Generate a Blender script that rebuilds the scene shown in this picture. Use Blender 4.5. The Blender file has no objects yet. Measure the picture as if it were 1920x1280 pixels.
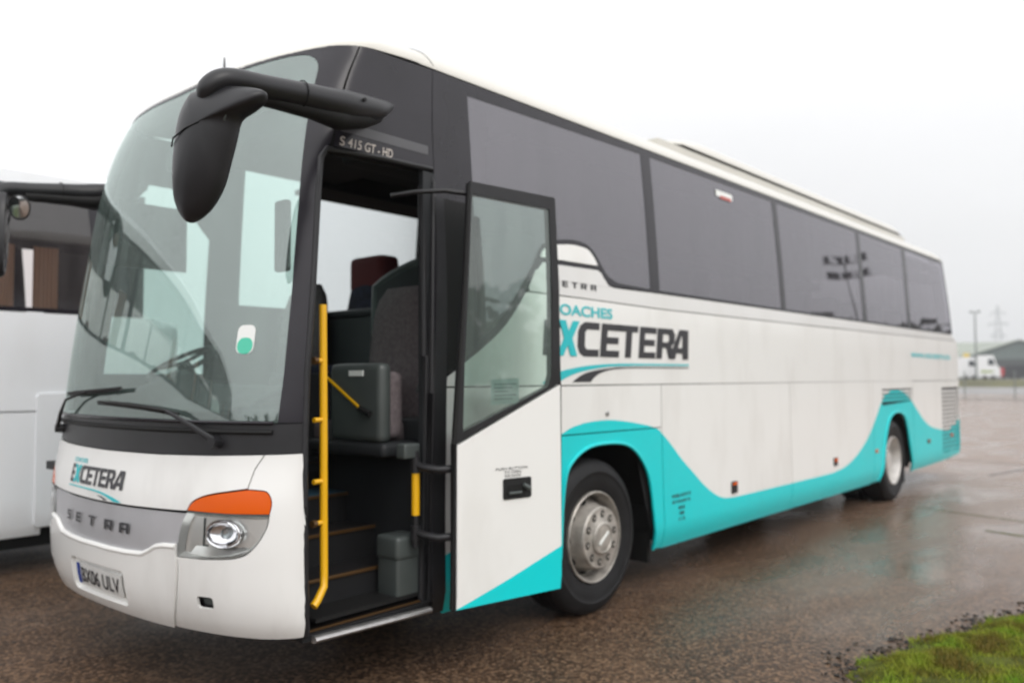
import bpy, bmesh, math, random
import numpy as np
from mathutils import Vector, Matrix
from mathutils.geometry import delaunay_2d_cdt

# ------------------------------------------------------------------ camera, sky, light
scene = bpy.context.scene
R = math.radians
COL = scene.collection
cam_d = bpy.data.cameras.new("camera")
cam = bpy.data.objects.new("camera", cam_d)
COL.objects.link(cam)
scene.camera = cam
YAW, PITCH, ROLL = .7103, .0453, -.0042
fw = Vector((math.cos(PITCH)*math.cos(YAW), math.cos(PITCH)*math.sin(YAW), math.sin(PITCH)))
r0 = Vector((math.sin(YAW), -math.cos(YAW), 0)); u0 = r0.cross(fw)
rr = r0*math.cos(ROLL) + u0*math.sin(ROLL); uu_ = -r0*math.sin(ROLL) + u0*math.cos(ROLL)
CAM = Vector((-1.7684, -3.2078, 1.5749))
cam.matrix_world = Matrix(((rr.x, uu_.x, -fw.x, CAM.x), (rr.y, uu_.y, -fw.y, CAM.y), (rr.z, uu_.z, -fw.z, CAM.z), (0, 0, 0, 1)))
cam_d.sensor_width = 36
cam_d.lens = 36*1550/1920
cam_d.clip_start = .05
cam_d.clip_end = 4000
cam_d.dof.use_dof = True
cam_d.dof.focus_distance = 2.3
cam_d.dof.aperture_fstop = 2.0

SUN_EL, SUN_AZ = R(44), R(256)
world = bpy.data.worlds.new("World")
scene.world = world
world.use_nodes = True
wn = world.node_tree.nodes; wl = world.node_tree.links
wn.clear()
wo = wn.new("ShaderNodeOutputWorld"); bg = wn.new("ShaderNodeBackground")
sky = wn.new("ShaderNodeTexSky"); sky.sky_type = 'NISHITA'; sky.sun_disc = False
sky.sun_elevation = SUN_EL; sky.sun_rotation = R(90) - SUN_AZ
sky.air_density = 1.0; sky.dust_density = 6.0; sky.ozone_density = .5
tc = wn.new("ShaderNodeTexCoord"); sep = wn.new("ShaderNodeSeparateXYZ")
wl.new(tc.outputs['Generated'], sep.inputs[0])
ramp = wn.new("ShaderNodeValToRGB")          # overcast: darker at the horizon than overhead
ramp.color_ramp.elements[0].position = 0.0; ramp.color_ramp.elements[0].color = (.86, .863, .87, 1)
e = ramp.color_ramp.elements[1]; e.position = .95; e.color = (1.22, 1.22, 1.235, 1)
e = ramp.color_ramp.elements.new(.14); e.color = (.95, .953, .96, 1)
e = ramp.color_ramp.elements.new(.34); e.color = (1.12, 1.12, 1.13, 1)
e = ramp.color_ramp.elements.new(.6); e.color = (1.2, 1.2, 1.215, 1)
wl.new(sep.outputs['Z'], ramp.inputs[0])
noi = wn.new("ShaderNodeTexNoise"); noi.inputs['Scale'].default_value = 1.6; noi.inputs['Detail'].default_value = 4
mapn = wn.new("ShaderNodeMapping"); mapn.inputs['Scale'].default_value = (1, 1, 3.5)
wl.new(tc.outputs['Generated'], mapn.inputs[0]); wl.new(mapn.outputs[0], noi.inputs['Vector'])
mr = wn.new("ShaderNodeMapRange"); mr.inputs['To Min'].default_value = .93; mr.inputs['To Max'].default_value = 1.07
wl.new(noi.outputs['Fac'], mr.inputs['Value'])
mul = wn.new("ShaderNodeMixRGB"); mul.blend_type = 'MULTIPLY'; mul.inputs[0].default_value = 1
wl.new(ramp.outputs[0], mul.inputs[1]); wl.new(mr.outputs[0], mul.inputs[2])
# the cloud is thinner, so brighter, on the side the sun stands
dt = wn.new("ShaderNodeVectorMath"); dt.operation = 'DOT_PRODUCT'; dt.inputs[1].default_value = (math.cos(R(213)), math.sin(R(213)), 0)
wl.new(tc.outputs['Generated'], dt.inputs[0])
az_ = wn.new("ShaderNodeMapRange"); az_.inputs['From Min'].default_value = -1; az_.inputs['From Max'].default_value = 1; az_.inputs['To Min'].default_value = .73; az_.inputs['To Max'].default_value = 1.42
wl.new(dt.outputs['Value'], az_.inputs['Value'])
mul2 = wn.new("ShaderNodeMixRGB"); mul2.blend_type = 'MULTIPLY'; mul2.inputs[0].default_value = 1
wl.new(mul.outputs[0], mul2.inputs[1]); wl.new(az_.outputs[0], mul2.inputs[2])
sks = wn.new("ShaderNodeMixRGB"); sks.blend_type = 'MULTIPLY'; sks.inputs[0].default_value = 1
sks.inputs[2].default_value = (.1, .1, .1, 1)
wl.new(sky.outputs[0], sks.inputs[1])
mx = wn.new("ShaderNodeMixRGB"); mx.inputs[0].default_value = .06
wl.new(mul2.outputs[0], mx.inputs[1]); wl.new(sks.outputs[0], mx.inputs[2])
wl.new(mx.outputs[0], bg.inputs['Color']); bg.inputs['Strength'].default_value = 1.0
wl.new(bg.outputs[0], wo.inputs['Surface'])

sd = bpy.data.lights.new("sun", 'SUN'); so = bpy.data.objects.new("sun", sd); COL.objects.link(so)
sd.energy = .75; sd.angle = R(30); sd.color = (1, .97, .93)
sv = Vector((math.cos(SUN_EL)*math.cos(SUN_AZ), math.cos(SUN_EL)*math.sin(SUN_AZ), math.sin(SUN_EL)))
so.rotation_euler = sv.to_track_quat('Z', 'Y').to_euler()
so.location = (0, 0, 20)
scene.view_settings.view_transform = 'Standard'
scene.view_settings.look = 'None'
scene.view_settings.exposure = 0.43
scene.view_settings.gamma = 1
scene.render.engine = 'CYCLES'
scene.cycles.max_bounces = 10
scene.cycles.transparent_max_bounces = 16
scene.cycles.volume_bounces = 0
scene.cycles.use_denoising = True
scene.cycles.caustics_reflective = False
scene.cycles.caustics_refractive = False

# ------------------------------------------------------------------ materials
def nt(name):
    m = bpy.data.materials.new(name); m.use_nodes = True
    return m, m.node_tree.nodes, m.node_tree.links
def pbr(name, col, rough=.5, metal=0, spec=.5, coat=0, coat_r=.05, noise=None, bump=None, emis=None):
    """noise=(scale, amount) colour variation; bump=(scale, strength, distance)"""
    m, n, l = nt(name); b = n['Principled BSDF']
    b.inputs['Base Color'].default_value = (*col, 1)
    b.inputs['Roughness'].default_value = rough
    b.inputs['Metallic'].default_value = metal
    b.inputs['Specular IOR Level'].default_value = spec
    b.inputs['Coat Weight'].default_value = coat
    b.inputs['Coat Roughness'].default_value = coat_r
    if noise or bump:
        t = n.new("ShaderNodeTexCoord")
    if noise:
        x = n.new("ShaderNodeTexNoise"); x.inputs['Scale'].default_value = noise[0]; x.inputs['Detail'].default_value = 6
        l.new(t.outputs['Object'], x.inputs['Vector'])
        r = n.new("ShaderNodeMapRange"); r.inputs['From Min'].default_value = .3; r.inputs['From Max'].default_value = .7
        r.inputs['To Min'].default_value = 1-noise[1]; r.inputs['To Max'].default_value = 1+noise[1]*.5
        l.new(x.outputs['Fac'], r.inputs['Value'])
        k = n.new("ShaderNodeMixRGB"); k.blend_type = 'MULTIPLY'; k.inputs[0].default_value = 1
        k.inputs[1].default_value = (*col, 1); l.new(r.outputs[0], k.inputs[2]); l.new(k.outputs[0], b.inputs['Base Color'])
    if bump:
        x = n.new("ShaderNodeTexNoise"); x.inputs['Scale'].default_value = bump[0]; x.inputs['Detail'].default_value = 4
        l.new(t.outputs['Object'], x.inputs['Vector'])
        k = n.new("ShaderNodeBump"); k.inputs['Strength'].default_value = bump[1]; k.inputs['Distance'].default_value = bump[2]
        l.new(x.outputs['Fac'], k.inputs['Height']); l.new(k.outputs[0], b.inputs['Normal'])
    if emis:
        b.inputs['Emission Color'].default_value = (*emis[0], 1); b.inputs['Emission Strength'].default_value = emis[1]
    return m
def paint(name, col, dirt=(.42, .39, .34), amount=.5, coat=.5):
    """road-going gloss paint: slight waviness, a film of dirt that thickens in streaks and patches"""
    m, n, l = nt(name); b = n['Principled BSDF']
    b.inputs['Roughness'].default_value = .34; b.inputs['Specular IOR Level'].default_value = .4; b.inputs['Coat Weight'].default_value = coat; b.inputs['Coat Roughness'].default_value = .09
    t = n.new("ShaderNodeTexCoord")
    mp = n.new("ShaderNodeMapping"); mp.inputs['Scale'].default_value = (1.0, 1.0, .35); l.new(t.outputs['Object'], mp.inputs[0])
    x = n.new("ShaderNodeTexNoise"); x.inputs['Scale'].default_value = 2.2; x.inputs['Detail'].default_value = 8; x.inputs['Roughness'].default_value = .62
    l.new(mp.outputs[0], x.inputs['Vector'])
    r = n.new("ShaderNodeMapRange"); r.inputs['From Min'].default_value = .5; r.inputs['From Max'].default_value = .78
    r.inputs['To Min'].default_value = .03*amount; r.inputs['To Max'].default_value = .35*amount
    l.new(x.outputs['Fac'], r.inputs['Value'])
    k = n.new("ShaderNodeMixRGB"); k.inputs[1].default_value = (*col, 1); k.inputs[2].default_value = (*dirt, 1)
    l.new(r.outputs[0], k.inputs[0]); l.new(k.outputs[0], b.inputs['Base Color'])
    w = n.new("ShaderNodeTexNoise"); w.inputs['Scale'].default_value = 1.1; w.inputs['Detail'].default_value = 2
    l.new(t.outputs['Object'], w.inputs['Vector'])
    bm = n.new("ShaderNodeBump"); bm.inputs['Strength'].default_value = .25; bm.inputs['Distance'].default_value = .02
    l.new(w.outputs['Fac'], bm.inputs['Height']); l.new(bm.outputs[0], b.inputs['Normal']); l.new(bm.outputs[0], b.inputs['Coat Normal'])
    return m
def glass(name, tint, ior=1.5, rough=.01, refl=(1, 1, 1), film=0, filmcol=(.5, .55, .55), wav=0):
    m, n, l = nt(name); n.remove(n['Principled BSDF']); out = n['Material Output']
    tr = n.new("ShaderNodeBsdfTransparent"); tr.inputs[0].default_value = (*tint, 1)
    gl = n.new("ShaderNodeBsdfGlossy"); gl.inputs['Roughness'].default_value = rough; gl.inputs['Color'].default_value = (*refl, 1)
    fr = n.new("ShaderNodeFresnel"); fr.inputs['IOR'].default_value = ior
    mx = n.new("ShaderNodeMixShader"); l.new(fr.outputs[0], mx.inputs[0]); l.new(tr.outputs[0], mx.inputs[1]); l.new(gl.outputs[0], mx.inputs[2])
    last = mx
    if film:      # pale diffuse veil imitating glare and haze on the pane, in streaks
        df = n.new("ShaderNodeBsdfDiffuse"); df.inputs[0].default_value = (*filmcol, 1)
        t = n.new("ShaderNodeTexCoord"); mp = n.new("ShaderNodeMapping"); mp.inputs['Scale'].default_value = (6, 6, .8); l.new(t.outputs['Object'], mp.inputs[0])
        x = n.new("ShaderNodeTexNoise"); x.inputs['Scale'].default_value = 1.5; x.inputs['Detail'].default_value = 6; l.new(mp.outputs[0], x.inputs['Vector'])
        r = n.new("ShaderNodeMapRange"); r.inputs['From Min'].default_value = .3; r.inputs['From Max'].default_value = .75
        r.inputs['To Min'].default_value = film*.55; r.inputs['To Max'].default_value = film*1.5
        l.new(x.outputs['Fac'], r.inputs['Value'])
        m2 = n.new("ShaderNodeMixShader"); l.new(r.outputs[0], m2.inputs[0]); l.new(mx.outputs[0], m2.inputs[1]); l.new(df.outputs[0], m2.inputs[2])
        last = m2
    if wav:
        t = n.new("ShaderNodeTexCoord"); x = n.new("ShaderNodeTexNoise"); x.inputs['Scale'].default_value = .9; x.inputs['Detail'].default_value = 1
        l.new(t.outputs['Object'], x.inputs['Vector'])
        bm = n.new("ShaderNodeBump"); bm.inputs['Strength'].default_value = wav; bm.inputs['Distance'].default_value = .02
        l.new(x.outputs['Fac'], bm.inputs['Height']); l.new(bm.outputs[0], gl.inputs['Normal'])
    l.new(last.outputs[0], out.inputs['Surface'])
    return m

WHITE = paint("white_paint", (.81, .81, .79), amount=.85)
ROOFW = paint("roof_white", (.56, .545, .49), amount=.6)
WGREY = paint("white_paint_soiled_greyed", (.78, .78, .76), dirt=(.40, .385, .36), amount=1.2)  # soiled corners; front panel and bumper greyed with it to offset bright light
BELTW = paint("belt_paint", (.70, .70, .69), amount=.6)
TEAL = paint("teal_paint", (.004, .62, .64), dirt=(.05, .40, .42), amount=.4, coat=.25)
BLACKP = pbr("black_gloss", (.018, .016, .021), .24, spec=.36, coat=.0, noise=(3, .25))
BLACKM = pbr("black_matt", (.016, .016, .018), .42, spec=.4, noise=(6, .25))
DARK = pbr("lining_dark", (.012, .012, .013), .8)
RUB = pbr("rubber", (.008, .008, .008), .6, spec=.3)
SILV = pbr("silver_panel", (.50, .50, .52), .38, metal=.45, noise=(5, .06))
CHR = pbr("chrome", (.82, .82, .84), .12, metal=1)
ALU = pbr("aluminium", (.45, .44, .43), .38, metal=.85, noise=(20, .2))
STEEL = pbr("wheel_steel", (.46, .43, .39), .40, metal=.45, noise=(14, .35))
STEELP = pbr("wheel_pale", (.62, .60, .57), .45, metal=.3, noise=(10, .25))
TYRE = pbr("tyre", (.010, .010, .011), .6, spec=.3, noise=(9, .35), bump=(60, .3, .004))
YEL = pbr("yellow_rail", (.78, .42, .004), .38, coat=.3)
ORANGE = pbr("orange_lens", (.66, .095, .001), .25, spec=.3, bump=(90, .25, .002))
LAMPG = pbr("lamp_satin", (.95, .96, .94), .28, metal=.75)
RED = pbr("red_fabric", (.13, .012, .014), .8, bump=(200, .3, .002))
SEATF = pbr("seat_fabric", (.15, .125, .13), .9, noise=(40, .3), bump=(300, .4, .002))
SEATB = pbr("seat_blue", (.02, .021, .045), .9, noise=(18, .6))
GREYP = pbr("grey_plastic", (.062, .073, .070), .42, noise=(5, .15))
GREYD = pbr("dark_plastic", (.022, .024, .026), .5, spec=.3, noise=(5, .15))
STEPM = pbr("step_mat", (.011, .011, .012), .6, spec=.25, bump=(150, .5, .004))
BLUEC = pbr("blue_carpet", (.01, .06, .10), .9, noise=(60, .3))
EDGE = pbr("step_edge", (.10, .052, .018), .4, metal=.4)
GLW = glass("windscreen_glass", (.62, .82, .75), ior=2.55, refl=(.90, 1, .965), film=.075, filmcol=(.60, .79, .73), wav=.25)
GLS = glass("side_glass", (.16, .155, .175), ior=2.32, refl=(.97, .95, 1), film=.09, filmcol=(.34, .32, .37), rough=.02, wav=.35)
GLD = glass("door_glass", (.70, .88, .80), ior=1.75, film=.10, filmcol=(.62, .75, .70))
GLC = glass("clear_glass", (.80, .84, .84), ior=1.45)
GLN = glass("neighbour_glass", (.84, .78, .76), ior=1.7, film=.06, filmcol=(.4, .35, .36), rough=.02, wav=.3)
GLAMP = glass("lamp_cover", (.985, .99, .99), ior=1.35)
MIRR = pbr("mirror_glass", (.8, .8, .8), .02, metal=1)
PAPER = pbr("paper", (.80, .90, .92), .7)
WPAP = pbr("white_paper", (.8, .82, .8), .7)
INK = pbr("ink", (.03, .03, .035), .5)
INKT = pbr("ink_teal", (.02, .50, .54), .4)
DKGREY = pbr("decal_dark", (.035, .035, .04), .35)
GOLD = pbr("decal_silver", (.55, .50, .45), .4)
PLBLUE = pbr("plate_blue", (.01, .05, .30), .4)
PLATEW = pbr("plate_white", (.62, .62, .60), .4)
STGREEN = pbr("sticker_green", (.08, .55, .38), .5)
LOUV = pbr("louvre_dark", (.02, .022, .03), .5)
BEIGE, _n, _l = nt("beige_light_patch"); _n.remove(_n['Principled BSDF'])  # translucent beige imitating light patches in the neighbour's panes
_d = _n.new("ShaderNodeBsdfDiffuse"); _d.inputs[0].default_value = (.85, .62, .45, 1); _t = _n.new("ShaderNodeBsdfTranslucent"); _t.inputs[0].default_value = (.95, .68, .48, 1)
_m = _n.new("ShaderNodeMixShader"); _m.inputs[0].default_value = .65; _l.new(_d.outputs[0], _m.inputs[1]); _l.new(_t.outputs[0], _m.inputs[2]); _l.new(_m.outputs[0], _n['Material Output'].inputs['Surface'])

# ------------------------------------------------------------------ helpers
def put(o, parent=None, label=None, cat=None, group=None, kind=None):
    COL.objects.link(o)
    if parent is not None: o.parent = parent
    if label: o['label'] = label
    if cat: o['category'] = cat
    if group: o['group'] = group
    if kind: o['kind'] = kind
    return o
def empty(name, loc, label, cat, group=None, rz=0):
    o = bpy.data.objects.new(name, None); o.location = loc; o.rotation_euler = (0, 0, rz)
    o.empty_display_size = .2
    return put(o, None, label, cat, group)
def mesh_obj(name, verts, faces, mats, parent=None, mi=None, smooth=False, normals=None, **kw):
    me = bpy.data.meshes.new(name); me.from_pydata([tuple(v) for v in verts], [], faces)
    for m in (mats if isinstance(mats, (list, tuple)) else [mats]): me.materials.append(m)
    if mi is not None: me.polygons.foreach_set('material_index', mi)
    if smooth: me.polygons.foreach_set('use_smooth', [True]*len(me.polygons))
    me.update()
    if normals is not None:
        me.normals_split_custom_set_from_vertices([tuple(v) for v in normals])
    return put(bpy.data.objects.new(name, me), parent, **kw)
class MB:
    """collects shapes into one mesh"""
    def __init__(s): s.v = []; s.f = []; s.m = []; s.sm = []
    def add(s, vs, fs, m=0, smooth=False):
        o = len(s.v); s.v += [tuple(v) for v in vs]
        for f in fs: s.f.append(tuple(i+o for i in f)); s.m.append(m); s.sm.append(smooth)
    def box(s, a, b, m=0, rot=None, piv=None, bev=0.0):
        x0_, y0_, z0_ = [min(a[i], b[i]) for i in range(3)]; x1, y1, z1 = [max(a[i], b[i]) for i in range(3)]
        if bev <= 0:
            vs = [(x, y, z) for z in (z0_, z1) for y in (y0_, y1) for x in (x0_, x1)]
            fs = [(0, 2, 3, 1), (4, 5, 7, 6), (0, 1, 5, 4), (2, 6, 7, 3), (0, 4, 6, 2), (1, 3, 7, 5)]
        else:
            bm = bmesh.new(); bmesh.ops.create_cube(bm, size=1)
            for v in bm.verts: v.co = Vector(((v.co.x+.5)*(x1-x0_)+x0_, (v.co.y+.5)*(y1-y0_)+y0_, (v.co.z+.5)*(z1-z0_)+z0_))
            w = min(bev, .45*min(x1-x0_, y1-y0_, z1-z0_))
            bmesh.ops.bevel(bm, geom=bm.edges[:], offset=w, segments=3, profile=.6, affect='EDGES')
            bm.verts.index_update(); vs = [tuple(v.co) for v in bm.verts]; fs = [tuple(v.index for v in f.verts) for f in bm.faces]; bm.free()
        if rot is not None:
            p = Vector(piv if piv else (0, 0, 0)); vs = [tuple(rot @ (Vector(v)-p) + p) for v in vs]
        s.add(vs, fs, m, bev > 0)
        return s
    def lathe(s, c, prof, ax='y', n=48, m=0, smooth=True, a0=0, a1=2*math.pi):
        """prof: list of (r, t) t along the axis"""
        full = abs(a1-a0-2*math.pi) < 1e-6; k = n if full else n+1
        vs = []
        for (r, t) in prof:
            for i in range(k):
                a = a0+(a1-a0)*i/n; ca, sa = r*math.cos(a), r*math.sin(a)
                if ax == 'y': vs.append((c[0]+ca, c[1]+t, c[2]+sa))
                elif ax == 'x': vs.append((c[0]+t, c[1]+ca, c[2]+sa))
                else: vs.append((c[0]+ca, c[1]+sa, c[2]+t))
        fs = []
        for j in range(len(prof)-1):
            for i in range(n):
                i2 = (i+1) % k
                fs.append((j*k+i, j*k+i2, (j+1)*k+i2, (j+1)*k+i))
        s.add(vs, fs, m, smooth); return s
    def tube(s, pts, rad, n=10, m=0, caps=True, flat=1.0, up=(0, 0, 1)):
        P_ = [Vector(p) for p in pts]; rad = rad if isinstance(rad, (list, tuple)) else [rad]*len(P_)
        vs = []
        for i, p in enumerate(P_):
            d = (P_[min(i+1, len(P_)-1)]-P_[max(i-1, 0)]).normalized()
            a = d.cross(Vector(up))
            if a.length < 1e-3: a = d.cross(Vector((1, 0, 0)))
            a.normalize(); b = a.cross(d).normalized()
            for k in range(n):
                t = 2*math.pi*k/n
                vs.append(p+a*math.cos(t)*rad[i]*flat+b*math.sin(t)*rad[i])
        fs = []
        for i in range(len(P_)-1):
            for k in range(n): fs.append((i*n+k, i*n+(k+1) % n, (i+1)*n+(k+1) % n, (i+1)*n+k))
        s.add(vs, fs, m, True)
        if caps:
            s.add(vs[:n], [tuple(range(n))[::-1]], m); s.add(vs[-n:], [tuple(range(n))], m)
        return s
    def build(s, name, mats, parent=None, **kw):
        o = mesh_obj(name, s.v, s.f, mats, parent, mi=s.m, **kw)
        o.data.polygons.foreach_set('use_smooth', s.sm); o.data.update()
        bm = bmesh.new(); bm.from_mesh(o.data); bmesh.ops.recalc_face_normals(bm, faces=bm.faces); bm.to_mesh(o.data); bm.free()
        if any(s.sm): 
            try: o.data.set_sharp_from_angle(angle=R(40))
            except Exception: pass
        return o

# ------------------------------------------------------------------ coach body surface
def ip(t, xs, ys): return float(np.interp(t, xs, ys))
def sm(t): t = min(1, max(0, t)); return t*t*(3-2*t)
X0Z = [.28, .32, .36, .42, .5, .6, .8, 1.0, 1.2, 1.4, 1.75, 2.15, 2.6, 2.8, 3.0, 3.15, 3.3]
X0X = [.26, .235, .205, .165, .135, .12, .115, .125, .165, .175, .215, .27, .335, .375, .43, .49, .57]
def smooth_tab(xs, ys):
    g = np.linspace(.2, 3.5, 331); y = np.interp(g, xs, ys)
    k = np.ones(13)/13
    yp = np.pad(y, 6, mode='edge'); return g, np.convolve(yp, k, 'valid')
_GZ, _GX = smooth_tab(X0Z, X0X)
def x0(z): return ip(z, _GZ, _GX)
def inset(z):
    if z < .5: return .05*((.5-z)/.2)**2
    if z < 2.0: return 0.
    return .085*((z-2.0)/1.3)**1.4
BOW, CA, CN = .14, .30, 3.0
_T = []
for _i in range(401):
    _th = math.pi/2*_i/400; _S = math.sin(_th)**(2/CN); _T.append((BOW*_S*_S+CA*(1-math.cos(_th)**(2/CN)), _S))
_T = np.array(_T); _D = np.r_[0, np.cumsum(np.hypot(np.diff(_T[:, 0]), 1.275*np.diff(_T[:, 1])))]
XS = BOW+CA; U0 = XS-_D[-1]; XE = 13.1; RR = .22
def xe(z): return 13.1 if z < 2.14 else ip(z, [2.14, 2.2, 2.7, 3.4], [13.1, 12.78, 12.74, 12.64])
def P(u, z):
    """near-side surface of the coach: u runs along the side (= X there), round the front through U0 and back"""
    q = u if u >= U0 else 2*U0-u
    hw = 1.275-inset(z)
    if q < XS: bx = ip(q-U0, _D, _T[:, 0]); S = ip(q-U0, _D, _T[:, 1])
    else: bx = q; S = 1.
    X = bx+x0(z)*(1-sm((bx-.25)/1.5)); e_ = xe(z); y = hw*S
    if X > e_-RR:
        a = min(1, (X-(e_-RR))/(XE-(e_-RR)))*math.pi/2
        X = e_-RR+RR*math.sin(a); y = hw-RR*(1-math.cos(a))
    return Vector((X, 1.275-y if u >= U0 else 1.275+y, z))
def PN(u, z):
    h = .004
    a = P(u+h, z)-P(u-h, z); b = P(u, z+h)-P(u, z-h)
    n = a.cross(b)
    return n.normalized() if n.length > 1e-9 else Vector((0, -1, 0))
def E(X): return 3.30+.008*min(X, 12)
def mir(pts): return [(2*U0-u, z) for (u, z) in pts][::-1]
def area(p): return sum(p[i][0]*p[(i+1) % len(p)][1]-p[(i+1) % len(p)][0]*p[i][1] for i in range(len(p)))/2
def ccw(p): return list(p) if area(p) > 0 else list(p)[::-1]
def densify(p, d):
    o = []
    for i in range(len(p)):
        a, b = p[i], p[(i+1) % len(p)]
        k = max(1, int(math.ceil(math.hypot(b[0]-a[0], b[1]-a[1])/d)))
        for j in range(k): o.append((a[0]+(b[0]-a[0])*j/k, a[1]+(b[1]-a[1])*j/k))
    return o
def curve(pts, k=4):
    """Catmull-Rom through open points"""
    o = []
    for i in range(len(pts)-1):
        p0, p1, p2, p3 = pts[max(i-1, 0)], pts[i], pts[i+1], pts[min(i+2, len(pts)-1)]
        for j in range(k):
            t = j/k
            o.append(tuple(.5*((2*p1[c])+(-p0[c]+p2[c])*t+(2*p0[c]-5*p1[c]+4*p2[c]-p3[c])*t*t+(-p0[c]+3*p1[c]-3*p2[c]+p3[c])*t**3) for c in (0, 1)))
    return o+[pts[-1]]
def rrect(u1, z1, u2, z2, r, k=5):
    o = []
    for (cx, cz, a) in ((u2-r, z1+r, -90), (u2-r, z2-r, 0), (u1+r, z2-r, 90), (u1+r, z1+r, 180)):
        for i in range(k+1):
            t = R(a+90*i/k); o.append((cx+r*math.cos(t), cz+r*math.sin(t)))
    return o
def inside(p, q):
    x, y = q; c = False; j = len(p)-1
    for i in range(len(p)):
        if (p[i][1] > y) != (p[j][1] > y) and x < (p[j][0]-p[i][0])*(y-p[i][1])/(p[j][1]-p[i][1])+p[i][0]: c = not c
        j = i
    return c
def tri2d(outline, holes=(), regions=(), d=.1, grid=True):
    outline = densify(ccw(outline), d)
    polys = [outline]+[densify(ccw(h), d) for h in holes]+[densify(ccw(r_), d) for r_ in regions]
    vs = []; fs = []
    for p in polys:
        fs.append(list(range(len(vs), len(vs)+len(p)))); vs += [Vector(q) for q in p]
    if grid:
        us = [q[0] for q in outline]; zs = [q[1] for q in outline]
        nu = int((max(us)-min(us))/d); nz = int((max(zs)-min(zs))/d)
        for i in range(1, nu+1):
            for j in range(1, nz+1):
                q = (min(us)+(i-.5)*(max(us)-min(us))/nu, min(zs)+(j-.5)*(max(zs)-min(zs))/nz)
                if inside(outline, q) and not any(inside(h, q) for h in holes): vs.append(Vector(q))
    V, _, F, _, _, OF = delaunay_2d_cdt(vs, [], fs, 0, 1e-5)
    nh = len(holes); of = []; mi = []
    for f, ids in zip(F, OF):
        if 0 not in ids or any(1 <= i <= nh for i in ids): continue
        c = (sum(V[i][0] for i in f)/len(f), sum(V[i][1] for i in f)/len(f))
        of.append(tuple(f)); mi.append(1 if any(i > nh for i in ids) else 0)
    used = sorted({i for f in of for i in f}); mp = {o: n for n, o in enumerate(used)}
    V2 = [tuple(V[i]) for i in used]; F2 = [tuple(mp[i] for i in f) for f in of]
    F2 = [f if sum(V2[f[i]][0]*V2[f[(i+1) % len(f)]][1]-V2[f[(i+1) % len(f)]][0]*V2[f[i]][1] for i in range(len(f))) > 0 else f[::-1] for f in F2]
    return V2, F2, mi
def panel(name, outline, mats, parent, holes=(), regions=(), off=0., thick=.014, d=.1, surf=None, **kw):
    """one sheet of the body skin with a returned edge"""
    S, N = surf if surf else (P, PN)
    V2, F2, mi = tri2d(outline, holes, regions, d)
    V = []; NN = []
    for (u, z) in V2:
        n = N(u, z); V.append(S(u, z)+n*off); NN.append(n)
    F = list(F2)
    if thick:
        cnt = {}
        for k, f in enumerate(F2):
            for i in range(len(f)):
                a, b = f[i], f[(i+1) % len(f)]; cnt.setdefault((min(a, b), max(a, b)), []).append((a, b, k))
        for key, L in cnt.items():
            if len(L) == 1:
                a, b, k = L[0]; o = len(V); n = len(V)
                side = (V[b]-V[a]).cross(NN[a]).normalized()
                V += [V[a], V[b], V[b]-NN[b]*thick, V[a]-NN[a]*thick]; NN += [side]*4
                F.append((n+1, n, n+3, n+2)); mi.append(mi[k])
    o = mesh_obj(name, V, F, mats, parent, mi=mi, smooth=True, normals=NN, **kw)
    return o
def decal(name, polys, mat, parent, off=.0025, d=.08, surf=None, **kw):
    """polys: list of (outline, holes) lying on the skin"""
    S, N = surf if surf else (P, PN)
    V = []; F = []; NN = []
    for (ol, hs) in polys:
        V2, F2, mi = tri2d(ol, hs, (), d, grid=False); o = len(V)
        for (u, z) in V2:
            n = N(u, z); V.append(S(u, z)+n*off); NN.append(n)
        F += [tuple(i+o for i in f) for f in F2]
    return mesh_obj(name, V, F, mat, parent, smooth=True, normals=NN, **kw)
def text2d(s, h, w=None, bold=0.0):
    """flat triangulated text scaled to height h and width w: (verts2d, faces)"""
    c = bpy.data.curves.new('t', 'FONT'); c.body = s; c.offset = bold; c.align_x = 'LEFT'
    o = bpy.data.objects.new('t', c); COL.objects.link(o)
    dg = bpy.context.evaluated_depsgraph_get(); me = bpy.data.meshes.new_from_object(o.evaluated_get(dg))
    V = [(v.co.x, v.co.y) for v in me.vertices]; F = [tuple(p.vertices) for p in me.polygons]
    bpy.data.objects.remove(o); bpy.data.curves.remove(c); bpy.data.meshes.remove(me)
    xs = [v[0] for v in V]; ys = [v[1] for v in V]; x_, y_ = min(xs), min(ys); W = max(xs)-x_; H = max(ys)-y_
    sc = h/H; sx = (w/W) if w else sc
    return [((x-x_)*sx, (y-y_)*sc) for x, y in V], F
def text_on(name, s, u, z, h, w, mat, parent, bold=0.01, off=.003, slant=0, surf=None, rev=False, **kw):
    S, N = surf if surf else (P, PN)
    V2, F = text2d(s, h, w, bold)
    V = []; NN = []
    for (a, b) in V2:
        uu2 = u+a+slant*b; n = N(uu2, z+b); V.append(S(uu2, z+b)+n*off); NN.append(n)
    return mesh_obj(name, V, F, mat, parent, **kw)
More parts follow.
